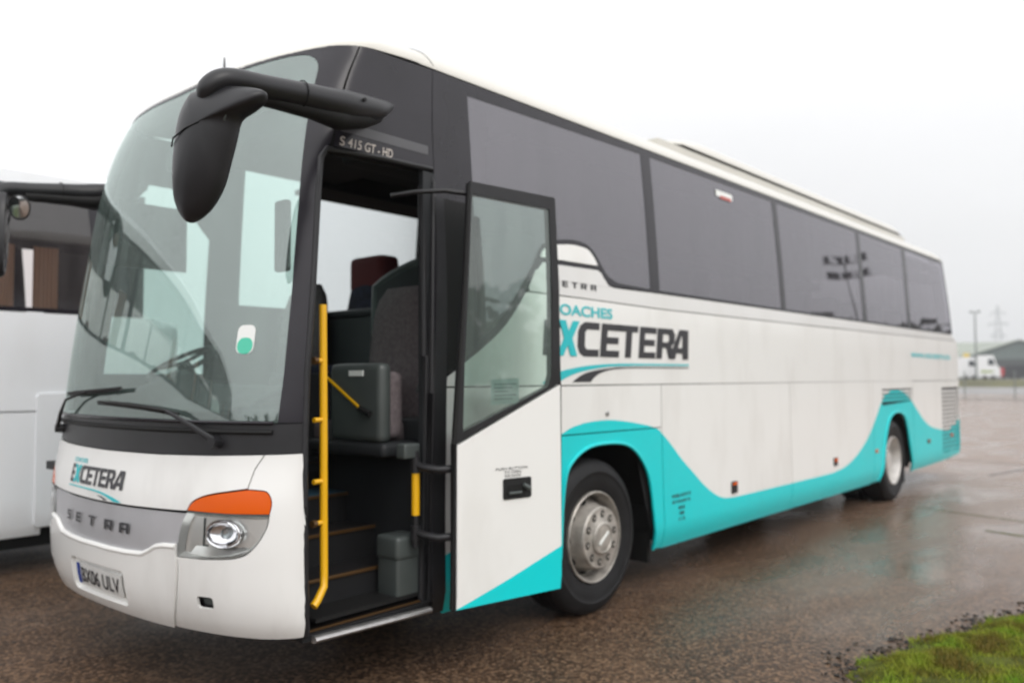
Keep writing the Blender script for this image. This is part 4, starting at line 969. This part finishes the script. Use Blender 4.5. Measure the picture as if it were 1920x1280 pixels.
lk = panel("locker_door", rrect(11.80, .40, 12.64, 1.49, .03), NW, nb_, off=.018, thick=.018, d=.2)
ng = panel("air_grille", rrect(12.02, .60, 12.12, 1.30, .01), LOUV, nb_, off=.022, thick=.004, d=.2)
f2 = front_top_edge
nr = loft_grid("roof", lambda u, d: (lambda p: Vector((p.x, p.y, p.z-.06)))(roof(u, d, H=.26)), us[::2], ds, NW, nb_)
bm = bmesh.new(); bm.from_mesh(nr.data); bmesh.ops.recalc_face_normals(bm, faces=bm.faces)
if sum(f.normal.z for f in bm.faces) < 0: bmesh.ops.reverse_faces(bm, faces=bm.faces)
bm.to_mesh(nr.data); bm.free()
panel("front_panel", [(.34, .33), (.34, 1.3), (2*U0-.34, 1.3), (2*U0-.34, .33)], NW, nb_, off=0, d=.15)
panel("windscreen", [(.34, 1.31), (.40, 3.16), (2*U0-.40, 3.16), (2*U0-.34, 1.31)], GLW, nb_, off=0, thick=0, d=.15)
panel("off_side_panel", mir([(.36, .33), (13.2, .33), (13.2, 2.13), (.36, 2.13)]), NW, nb_, off=0, d=.25)
panel("window_band", mir([(.36, 2.165), (12.6, 2.165), (12.5, 3.22), (.42, 3.17)]), BLACKP, nb_, holes=[mir(w_) for w_ in nwin], off=0, d=.25)
for w_ in nwin: panel("side_window", mir(w_), GLC, nb_, off=-.003, thick=0, d=.3)
mb = MB(); mb.box((.5, .05, 1.2), (12.6, 2.5, 1.25)); mb.box((12.7, .15, .4), (12.75, 2.4, 3.3)); mb.box((13.08, .2, .4), (13.1, 2.35, 2.13)); mb.box((.6, .08, .42), (12.9, 2.46, .46)); mb.box((.6, .25, .2), (12.6, 2.3, .42)); mb.build("cabin_floor", DARK, nb_)
mb = MB(); mb.box((.9, .30, 2.76), (12.5, .34, 3.2)); mb.box((.8, .1, 3.2), (12.4, 2.4, 3.24)); mb.build("cabin_ceiling", DARK, nb_)
for x in (1.1, 2.62, 4.9, 6.5, 8.0, 10.0, 11.44, 11.78):
    mb = MB(); V = []; n = 20
    for i in range(n+1):
        for z in (2.2, 2.72): V.append((x+.20*i/n, .08+.012*math.sin(i*1.9), z))
    mb.add(V, [(2*i, 2*i+2, 2*i+3, 2*i+1) for i in range(n)], 0, True); mb.build("light_patch_sheet", BEIGE, nb_)  # beige sheets added to imitate patches of light showing in these panes
mb = MB(); mb.box((.9, .24, 2.72), (12.4, .30, 2.80)); mb.build("sheet_rail", GREYD, nb_)  # rail invented along with the beige sheets
for k in range(10):
    c_ = first.copy(); COL.objects.link(c_); c_.parent = nb_; c_.location = (1.05+.85*k, -1.18, -.22)
    for ch in first.children: d_ = ch.copy(); COL.objects.link(d_); d_.parent = c_
for cx in (2.75, 9.5):
    mb = MB(); mb.lathe((cx, 0, .532), [(.30, .06), (.35, .034), (.44, .026), (.50, .055), (.52, .1), (.52, .3), (.4, .33), (.001, .33)], n=40); t_ = mb.build("wheel", TYRE, nb_)
    mb = MB(); mb.lathe((cx, 0, .532), [(.304, .05), (.29, .034), (.262, .15), (.2, .2), (.001, .2)], n=40); mb.build("rim", STEELP, t_)
    mb = MB(); mb.lathe((cx, 2.5, .532), [(.001, -.3), (.50, -.3), (.52, -.26), (.52, -.05), (.4, 0), (.001, 0)], n=32); mb.build("wheel", TYRE, nb_)

# ------------------------------------------------------------------ ground
def ground_mat():
    m, n, l = nt("wet_ground"); b = n['Principled BSDF']
    t = n.new("ShaderNodeNewGeometry")
    def noise(sc, det=5, rough=.55, scale3=None, dist=0):
        x = n.new("ShaderNodeTexNoise"); x.inputs['Scale'].default_value = sc; x.inputs['Detail'].default_value = det; x.inputs['Roughness'].default_value = rough; x.inputs['Distortion'].default_value = dist
        if scale3:
            mp = n.new("ShaderNodeMapping"); mp.inputs['Scale'].default_value = scale3; mp.inputs['Rotation'].default_value = (0, 0, R(-18)); l.new(t.outputs['Position'], mp.inputs[0]); l.new(mp.outputs[0], x.inputs['Vector'])
        else: l.new(t.outputs['Position'], x.inputs['Vector'])
        return x
    def mrange(src, a, b_, c, d):
        r = n.new("ShaderNodeMapRange"); r.inputs['From Min'].default_value = a; r.inputs['From Max'].default_value = b_; r.inputs['To Min'].default_value = c; r.inputs['To Max'].default_value = d
        l.new(src, r.inputs['Value']); return r.outputs[0]
    def mixc(f, c1, c2, mode='MIX'):
        k = n.new("ShaderNodeMixRGB"); k.blend_type = mode
        for s_, v in ((0, f), (1, c1), (2, c2)):
            if isinstance(v, (int, float)): k.inputs[s_].default_value = v
            elif isinstance(v, tuple): k.inputs[s_].default_value = (*v, 1)
            else: l.new(v, k.inputs[s_])
        return k.outputs[0]
    big = noise(.35, 6, .6, (1, 1.6, 1)); mid = noise(1.6, 6, .6); fine = noise(75, 3, .65)
    vor = n.new("ShaderNodeTexVoronoi"); vor.inputs['Scale'].default_value = 58; l.new(t.outputs['Position'], vor.inputs['Vector'])
    stone = n.new("ShaderNodeSeparateColor"); l.new(vor.outputs['Color'], stone.inputs[0])
    c = mixc(mrange(big.outputs['Fac'], .38, .62, 0, 1), (.022, .011, .006), (.078, .047, .029))
    c = mixc(mrange(mid.outputs['Fac'], .35, .7, 0, .6), c, (.026, .016, .011))
    c = mixc(mrange(stone.outputs[0], .3, 1, .0, .9), c, (.20, .124, .076))
    c = mixc(mrange(stone.outputs[1], .7, 1, .0, .7), c, (.018, .014, .012))
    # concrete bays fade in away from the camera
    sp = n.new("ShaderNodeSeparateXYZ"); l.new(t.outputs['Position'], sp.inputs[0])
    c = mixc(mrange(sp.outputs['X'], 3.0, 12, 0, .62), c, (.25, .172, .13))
    moss = noise(5, 6, .7)
    l.new(c, b.inputs['Base Color'])
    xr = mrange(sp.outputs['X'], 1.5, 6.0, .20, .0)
    # wetness
    pud = noise(.55, 5, .55, (1, 2.2, 1), .5)
    pm = mrange(pud.outputs['Fac'], .43, .68, 0, 1)
    rgh = n.new("ShaderNodeMath"); rgh.operation = 'MULTIPLY_ADD'; l.new(pm, rgh.inputs[0]); rgh.inputs[1].default_value = -.20; rgh.inputs[2].default_value = .33
    ra = n.new("ShaderNodeMath"); ra.operation = 'ADD'; l.new(rgh.outputs[0], ra.inputs[0]); l.new(xr, ra.inputs[1]); l.new(ra.outputs[0], b.inputs['Roughness'])
    l.new(mrange(sp.outputs['X'], 1.5, 7, .10, .38), b.inputs['Specular IOR Level'])
    bm_ = n.new("ShaderNodeBump"); bm_.inputs['Distance'].default_value = .004
    st = n.new("ShaderNodeMath"); st.operation = 'MULTIPLY_ADD'; l.new(pm, st.inputs[0]); st.inputs[1].default_value = -.38; st.inputs[2].default_value = .45; l.new(st.outputs[0], bm_.inputs['Strength'])
    hh = n.new("ShaderNodeMath"); hh.operation = 'ADD'; l.new(fine.outputs['Fac'], hh.inputs[0]); l.new(vor.outputs['Distance'], hh.inputs[1])
    l.new(hh.outputs[0], bm_.inputs['Height'])
    b2 = n.new("ShaderNodeBump"); b2.inputs['Strength'].default_value = .25; b2.inputs['Distance'].default_value = .012; l.new(mid.outputs['Fac'], b2.inputs['Height']); l.new(bm_.outputs[0], b2.inputs['Normal'])
    l.new(b2.outputs[0], b.inputs['Normal'])
    return m
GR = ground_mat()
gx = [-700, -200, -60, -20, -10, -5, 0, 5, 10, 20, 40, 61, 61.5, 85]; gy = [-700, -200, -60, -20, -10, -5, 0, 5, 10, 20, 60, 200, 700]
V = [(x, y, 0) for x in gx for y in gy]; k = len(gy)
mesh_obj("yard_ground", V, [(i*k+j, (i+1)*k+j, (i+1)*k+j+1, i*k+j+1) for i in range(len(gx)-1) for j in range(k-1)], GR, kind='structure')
# joint between bays, moss in it
def strip(name, pts, w, mat, z=.004, **kw):
    V = []; rnd = random.Random(3)
    n = 60; P2 = []
    for i in range(len(pts)-1):
        for j in range(n): t = j/n; P2.append((pts[i][0]*(1-t)+pts[i+1][0]*t, pts[i][1]*(1-t)+pts[i+1][1]*t))
    P2.append(pts[-1])
    for i, p in enumerate(P2):
        q = P2[min(i+1, len(P2)-1)]; o = P2[max(i-1, 0)]; dx, dy = q[0]-o[0], q[1]-o[1]; L = math.hypot(dx, dy); nx, ny = -dy/L, dx/L
        a = w*(.4+.8*rnd.random()); b = w*(.4+.8*rnd.random()); V += [(p[0]+nx*a, p[1]+ny*a, z), (p[0]-nx*b, p[1]-ny*b, z)]
    return mesh_obj(name, V, [(2*i, 2*i+1, 2*i+3, 2*i+2) for i in range(len(P2)-1)], mat, **kw)
MOSS = pbr("moss", (.085, .10, .02), .85, noise=(12, .6)); TAR = pbr("tar_joint", (.035, .03, .026), .55, noise=(9, .4))
strip("concrete_joint", [(9.1, -.35), (8.2, -3.2), (7.6, -5.2)], .018, MOSS, kind='structure')
strip("concrete_joint", [(7.9, -1.3), (7.3, -3.1)], .03, MOSS, kind='structure')
strip("concrete_joint", [(16.0, 1.5), (14.3, -5)], .02, TAR, kind='structure')
strip("concrete_joint", [(13.3, -.3), (22, -2.2), (40, -6)], .025, TAR, kind='structure')

# grass verge at the right
rnd = random.Random(11); nrg = np.random.default_rng(5)
ge = [(.6, -2.6), (1.7, -1.98), (2.3, -1.72), (2.75, -1.66), (3.1, -1.66), (3.45, -1.74), (3.8, -1.86), (4.3, -2.02), (4.8, -2.18), (5.4, -2.42), (6.2, -2.9), (7.2, -3.7)]
def edge_y(x): return float(np.interp(x, [p[0] for p in ge], [p[1] for p in ge]))+.045*math.sin(x*9.1)+.03*math.sin(x*23+1)
xs_ = np.linspace(.6, 7.2, 90); V = []; rows = [0, .03, .08, .16, .3, .6, 1.2, 2.5, 6]
for x in xs_:
    e0 = edge_y(x)
    for r_ in rows: V.append((x+r_*.25, e0-r_, .002+.055*sm(r_/.25)+(.012*math.sin(x*13+r_*17) if r_ > .05 else 0)))
k = len(rows)
DIRTM = pbr("verge_soil", (.075, .085, .015), .9, spec=.1, noise=(9, .5), bump=(40, .6, .01))
mesh_obj("grass_verge", V, [(i*k+j, i*k+j+1, (i+1)*k+j+1, (i+1)*k+j) for i in range(len(xs_)-1) for j in range(k-1)], DIRTM, smooth=True, kind='structure')
GM, gn, gl_ = nt("grass_blades"); gb = gn['Principled BSDF']; gb.inputs['Roughness'].default_value = .7; gb.inputs['Specular IOR Level'].default_value = .15
gc = gn.new("ShaderNodeNewGeometry"); gt = gn.new("ShaderNodeTexNoise"); gt.inputs['Scale'].default_value = 4.5; gt.inputs['Detail'].default_value = 5
gr = gn.new("ShaderNodeValToRGB"); gr.color_ramp.elements[0].position = .33; gr.color_ramp.elements[0].color = (.13, .10, .018, 1); gr.color_ramp.elements[1].position = .68; gr.color_ramp.elements[1].color = (.12, .24, .014, 1)
ee = gr.color_ramp.elements.new(.5); ee.color = (.20, .24, .022, 1)
gl_.new(gc.outputs['Position'], gt.inputs['Vector']); gl_.new(gt.outputs['Fac'], gr.inputs[0]); gl_.new(gr.outputs[0], gb.inputs['Base Color'])
gb.inputs['Subsurface Weight'].default_value = 0
nbl = 60000; V = np.zeros((nbl*3, 3)); cnt = 0
X = nrg.uniform(1.6, 6.2, nbl*2); D = nrg.exponential(.9, nbl*2)
for x, dd in zip(X, D):
    if dd > 2.6 or cnt >= nbl: continue
    y = edge_y(x)-dd-.01
    dens = .5+.5*math.sin(x*7+y*5)*math.sin(y*9-x*3)
    if nrg.random() > .35+.65*dens or (dd < .12 and nrg.random() < .6): continue
    h = nrg.uniform(.012, .042)*(.6+.6*dens); a = nrg.uniform(0, 6.28); w = nrg.uniform(.0015, .004); zb = .002+.055*sm(dd/.25)
    bx, by = nrg.normal(0, .6)*h, nrg.normal(0, .6)*h; xx = x+dd*.25
    V[cnt*3] = (xx-w*math.cos(a), y-w*math.sin(a), zb); V[cnt*3+1] = (xx+w*math.cos(a), y+w*math.sin(a), zb); V[cnt*3+2] = (xx+bx, y+by, zb+h); cnt += 1
V = V[:cnt*3]; me = bpy.data.meshes.new("grass"); me.from_pydata(V.tolist(), [], [(3*i, 3*i+1, 3*i+2) for i in range(cnt)]); me.materials.append(GM)
put(bpy.data.objects.new("grass", me), label="short yellow-green grass at the yard edge", cat="grass", kind='stuff')
# clods and leaf litter along the verge and loose grit on the yard
def clods(name, n, place, mats, smin, smax, **kw):
    mb = MB()
    for i in range(n):
        x, y, z = place(); s = rnd.uniform(smin, smax)
        ph = [Vector((rnd.gauss(0, 1), rnd.gauss(0, 1), rnd.gauss(0, .6))).normalized()*s*rnd.uniform(.6, 1.1) for _ in range(8)]
        bm = bmesh.new(); [bm.verts.new(p) for p in ph]
        try: bmesh.ops.convex_hull(bm, input=bm.verts)
        except Exception: bm.free(); continue
        bm.verts.index_update(); mb.add([(v.co.x+x, v.co.y+y, v.co.z*.6+z) for v in bm.verts], [tuple(v.index for v in f.verts) for f in bm.faces], rnd.randrange(len(mats))); bm.free()
    return mb.build(name, mats, **kw)
def pl1():
    x = rnd.uniform(1.4, 6.5); d = rnd.gauss(-.02, .075); return (x, edge_y(x)-d, .006)
clods("soil_clods", 900, pl1, [pbr("soil_dark", (.018, .015, .013), .8), pbr("soil_brown", (.05, .035, .022), .8)], .004, .024, label="dark soil crumbs along the grass edge", cat="soil", kind='stuff')
GRIT = [pbr("grit_dark", (.03, .024, .02), .5), pbr("grit_brown", (.16, .10, .06), .5), pbr("grit_pale", (.30, .24, .19), .5)]
def pl2():
    return (rnd.uniform(-1, 6.5), rnd.uniform(-2.4, .3), .002)
clods("grit", 3500, pl2, GRIT, .002, .006, label="loose wet grit on the yard in front of the coach", cat="grit", kind='stuff')

# ------------------------------------------------------------------ far side of the yard
def az(px, D, z=0):
    """point at horizontal distance D on a bearing"""
    a = YAW-math.atan((px-960)/1550); return Vector((CAM.x+D*math.cos(a), CAM.y+D*math.sin(a), z))
GRASSF = pbr("far_grass", (.10, .095, .03), .9, noise=(.25, .5)); ROADF = pbr("road_grey", (.20, .19, .19), .35, noise=(.3, .2))
def slab(name, x1, x2, z1, z2, mat, **kw):
    V = [(x1, -300, z1), (x2, -300, z2), (x2, 300, z2), (x1, 300, z1)]
    return mesh_obj(name, V, [(0, 1, 2, 3)], mat, **kw)
slab("far_road", 85, 118, .0, .28, ROADF, kind='structure')
slab("far_bank", 118, 134, .28, 1.22, GRASSF, kind='structure')
slab("far_car_park", 134, 900, 1.22, 1.15, pbr("far_asphalt", (.12, .12, .12), .5, noise=(.1, .3)), kind='structure')
# low barrier rail and mesh fence
FEN = pbr("fence_grey", (.20, .22, .21), .5, metal=.3)
fence = empty("mesh_fence", (63, 0, 0), "grey welded mesh fence with slim posts across the far side of the wet yard", "fence")
mb = MB(); n = 0
for i in range(0, 221):
    y = -26+i*.25; mb.box((-.004, y-.004, .05), (.004, y+.004, 1.75))
for i in range(12): z = .08+i*.15; mb.box((.005, -26, z-.004), (.011, 29, z+.004))
mb.build("mesh_panel", FEN, fence)
for i in range(19):
    y = -26+i*3.05; mb = MB(); mb.box((-.04, y-.035, 0), (.04, y+.035, 2.0), bev=.01); mb.build("fence_post", FEN, fence)
mb = MB(); mb.box((-.05, -26, .0), (.05, 29, .10)); mb.build("kerb_board", pbr("kerb_pale", (.34, .33, .32), .6), fence)
# hangar
hg = empty("hangar", az(1880, 215, 1.18), "grey-green gabled hangar with a long pale roof beyond the fence", "building", rz=YAW-math.atan((1880-960)/1550)-math.pi/2+math.radians(12))
WALLG = pbr("cladding_green", (.10, .13, .12), .6, noise=(1, .15)); ROOFG = pbr("roof_pale_green", (.26, .29, .24), .5, noise=(.6, .15)); DARKG = pbr("hangar_dark", (.03, .035, .035), .6)
def gable(mb, x1, x2, y1, y2, he, hr, m=0):
    xm = (x1+x2)/2
    mb.add([(x1, y1, 0), (x2, y1, 0), (x2, y1, he), (xm, y1, hr), (x1, y1, he)], [(0, 1, 2, 3, 4)], m); mb.add([(x1, y2, 0), (x2, y2, 0), (x2, y2, he), (xm, y2, hr), (x1, y2, he)], [(4, 3, 2, 1, 0)], m)
    mb.add([(x1, y1, 0), (x1, y2, 0), (x1, y2, he), (x1, y1, he)], [(0, 1, 2, 3)], m); mb.add([(x2, y1, 0), (x2, y2, 0), (x2, y2, he), (x2, y1, he)], [(3, 2, 1, 0)], m)
mb = MB(); gable(mb, -6.5, 13, 0, 40, 5.4, 8.6); mb.build("wall", WALLG, hg)
mb = MB()
for sx, xe_ in ((-1, -7.0), (1, 13.5)):
    a, b = (3.25, 8.75), (xe_, 5.25); mb.add([(a[0], -.6, a[1]), (b[0], -.6, b[1]), (b[0], 40.5, b[1]), (a[0], 40.5, a[1]), (a[0], -.6, a[1]-.25), (b[0], -.6, b[1]-.25), (b[0], 40.5, b[1]-.25), (a[0], 40.5, a[1]-.25)], [(0, 1, 2, 3), (4, 7, 6, 5), (0, 4, 5, 1), (1, 5, 6, 2), (2, 6, 7, 3)])
mb.build("roof", ROOFG, hg)
mb = MB(); mb.box((-3, -.12, 0), (9, -.02, 4.3)); mb.build("door", DARKG, hg)
mb = MB(); mb.box((-5.9, -.14, .9), (-3.8, -.03, 2.3), bev=.02); mb.build("window", pbr("far_window", (.3, .36, .38), .2), hg)
hb = empty("warehouse", az(1835, 240, 1.18), "long low warehouse with pale sheet roof left of the hangar gable", "building", rz=hg.rotation_euler.z)
mb = MB(); mb.box((-40, 0, 0), (14, 30, 5.0)); mb.build("wall", WALLG, hb)
mb = MB(); mb.add([(-41, -1, 4.9), (15, -1, 4.9), (15, 12, 9.6), (-41, 12, 9.6), (15, 31, 4.9), (-41, 31, 4.9)], [(0, 1, 2, 3), (3, 2, 4, 5), (1, 4, 2), (0, 3, 5)]); mb.build("roof", ROOFG, hb)
ysn = az(1812, 205, 1.2)
mb = MB(); mb.box((-.6, -.1, 4.6), (.6, .1, 5.5), bev=.02); mb.box((-.08, -.08, 0), (.08, .08, 4.6)); yo = mb.build("sign", pbr("sign_yellow", (.7, .5, .05), .5), label="small yellow sign above the parked white vans", cat="sign"); yo.location = ysn; yo.rotation_euler = (0, 0, YAW-.5-math.pi/2)
# vehicles
def van(px, D, L, col, label, h=2.7, hd=math.pi*.5, nm="parked_van"):
    v = empty(nm, az(px, D, 1.2), label, "van" if nm == "parked_van" else "car", rz=YAW-.52-math.pi/2+hd*0)
    w = 2.1; prof = [(-L/2, .35), (-L/2, h-.25), (-L/2+.12, h), (L/2-.85, h), (L/2-.5, h*.62), (L/2-.08, h*.46), (L/2, .4)]
    mb = MB(); n = len(prof); vs = [(x, -w/2, z) for x, z in prof]+[(x, w/2, z) for x, z in prof]
    mb.add(vs, [tuple(range(n))[::-1], tuple(range(n, 2*n))]+[(i, (i+1) % n, n+(i+1) % n, n+i) for i in range(n)]); mb.build("body", col, v)
    mb = MB(); mb.add([(L/2-1.55, -w/2-.01, h*.6), (L/2-.68, -w/2-.01, h*.6), (L/2-.9, -w/2-.01, h*.84), (L/2-1.55, -w/2-.01, h*.84)], [(0, 1, 2, 3)])
    mb.add([(L/2-.5, -w/2+.1, h*.65), (L/2-.5, w/2-.1, h*.65), (L/2-.82, w/2-.15, h*.95), (L/2-.82, -w/2+.15, h*.95)], [(0, 1, 2, 3)]); mb.build("window", pbr("van_glass", (.03, .04, .05), .1) if "van_glass" not in bpy.data.materials else bpy.data.materials["van_glass"], v)
    for x in (-L/2+1.0, L/2-.95):
        for y in (-w/2, w/2-.22):
            mb = MB(); mb.lathe((x, y, .36), [(.001, -.005), (.22, -.005), (.36, .02), (.36, .2), (.001, .22)], n=20); mb.build("wheel", TYRE, v)
    return v
VW = pbr("van_white", (.80, .80, .82), .3, coat=.4)
van(1817, 140, 3.0, VW, "plain white van in the car park, the left of two", h=3.3)
van(1853, 139, 3.0, VW, "white van with coloured stripes low on its side, right of the other van", h=3.5)
vb = bpy.context.scene.objects["parked_van.001"]
mb = MB(); mb.add([(-1.1, -1.07, 1.0), (.5, -1.07, 1.0), (.7, -1.07, 1.25), (-.9, -1.07, 1.35)], [(0, 1, 2, 3)]); mb.build("stripe", pbr("stripe_green", (.30, .38, .12), .5), vb)
van(1894, 170, 4.0, pbr("car_red", (.45, .03, .04), .3, coat=.5), "small red car by the hangar door", h=2.0, nm="parked_car")
van(1912, 165, 4.6, pbr("car_black", (.015, .016, .02), .3, coat=.5), "dark car at the right edge of the car park", h=2.3, nm="parked_car")
# floodlight mast out of the picture to the right, seen mirrored in the side windows
fm = empty("floodlight_mast", (55.8, -14.9, 0), "tall floodlight mast with two rows of lamps, mirrored in the rear side windows", "mast", rz=R(-17))
mb = MB(); mb.tube([(0, 0, 0), (0, 0, 11.8)], [.22, .14], n=10); mb.build("post", FEN, fm)
for z in (11.0, 12.3):
    mb = MB(); mb.box((-.05, -1.55, z-.5), (.05, 1.55, z-.42)); mb.build("cross_arm", FEN, fm)
    for k in range(4): mb = MB(); mb.box((-.3, -1.45+k*.8, z-.38), (.15, -.9+k*.8, z+.12), bev=.05); mb.build("floodlight", DARKG, fm)
# lamp post
lp = empty("lamp_post", az(1830, 120, 1.2), "tall grey lamp post with twin lantern heads above the white vans", "lamp post", rz=YAW-.5)
mb = MB(); mb.tube([(0, 0, 0), (0, 0, 4), (0, 0, 8.6)], [.13, .11, .08], n=12); mb.build("post", FEN, lp)
for s_ in (-1, 1):
    mb = MB(); mb.tube([(0, 0, 8.5), (0, s_*.35, 8.62)], .04, n=8); mb.box((-.16, s_*.2, 8.52), (.16, s_*.62, 8.74), bev=.03); mb.build("lantern", FEN, lp)
# pylon
py = empty("pylon", az(1873, 520, 0), "faint lattice electricity pylon in the mist behind the hangar", "pylon", rz=YAW-.53)
mb = MB(); Hh = 40
lv_ = [0, 6, 12, 18, 23, 27, 31, 35, 40]; wd = lambda z: 3.6*(1-z/Hh)**1.1+.35
for i in range(len(lv_)-1):
    a, b = lv_[i], lv_[i+1]
    for sx, sy in ((1, 1), (1, -1), (-1, -1), (-1, 1)):
        mb.tube([(sx*wd(a), sy*wd(a), a), (sx*wd(b), sy*wd(b), b)], .16, n=4); mb.tube([(sx*wd(a), sy*wd(a), a), (-sy*wd(b), sx*wd(b), b)], .08, n=4); mb.tube([(sx*wd(b), sy*wd(b), b), (-sy*wd(b), sx*wd(b), b)], .08, n=4)
mb.build("tower", FEN, py)
for z, l_ in ((24, 3.4), (30, 4.6), (36, 3.2)):
    mb = MB()
    for s_ in (-1, 1): mb.tube([(0, s_*.6, z), (0, s_*l_, z+.2)], .13, n=4); mb.tube([(0, s_*.6, z+1.6), (0, s_*l_, z+.2)], .10, n=4); mb.tube([(0, s_*l_, z+.2), (0, s_*l_, z-1.6)], .10, n=4)
    mb.build("cross_arm", FEN, py)
# far hedge line round the yard (hazy mass)
def hedge(name, pts, h, mat, n, **kw):
    rg = np.random.default_rng(9); V = []; Fs = []
    for i in range(n):
        t = rg.random()*(len(pts)-1); k = int(t); f = t-k; x = pts[k][0]*(1-f)+pts[k+1][0]*f; y = pts[k][1]*(1-f)+pts[k+1][1]*f
        hh = h*(.7+.3*math.sin(t*23)+.25*math.sin(t*61+1)); z = rg.random()**.8*hh; s = rg.uniform(.5, 1.1)
        a = rg.normal(0, 1, 3); a /= np.linalg.norm(a); b = np.cross(a, rg.normal(0, 1, 3)); b /= np.linalg.norm(b); c = np.array([x+rg.normal(0, 1.6), y+rg.normal(0, 1.6), z+1])
        o = len(V); V += [tuple(c+a*s), tuple(c+b*s), tuple(c-a*s), tuple(c-b*s)]; Fs.append((o, o+1, o+2, o+3))
    return mesh_obj(name, V, Fs, mat, **kw)
hedge("far_trees", [(-90, 90), (-84, 0), (-88, -60), (-60, -95), (0, -82), (50, -55), (85, -30), (112, -16)], 8, pbr("far_foliage", (.035, .045, .028), .9), 16000, label="misty belt of trees along the far edge of the yard", cat="trees", kind='stuff')

# ------------------------------------------------------------------ haze
hz = MB(); hz.box((-710, -710, -1), (910, 710, 48)); hm_, hn, hl = nt("haze"); hn.remove(hn['Principled BSDF'])
pv = hn.new("ShaderNodeVolumePrincipled"); pv.inputs['Color'].default_value = (.92, .94, .96, 1); pv.inputs['Density'].default_value = .0009; pv.inputs['Anisotropy'].default_value = .2
hl.new(pv.outputs[0], hn['Material Output'].inputs['Volume'])
hz.build("haze", hm_, kind='stuff', label="pale wet mist over the whole yard", cat="haze")
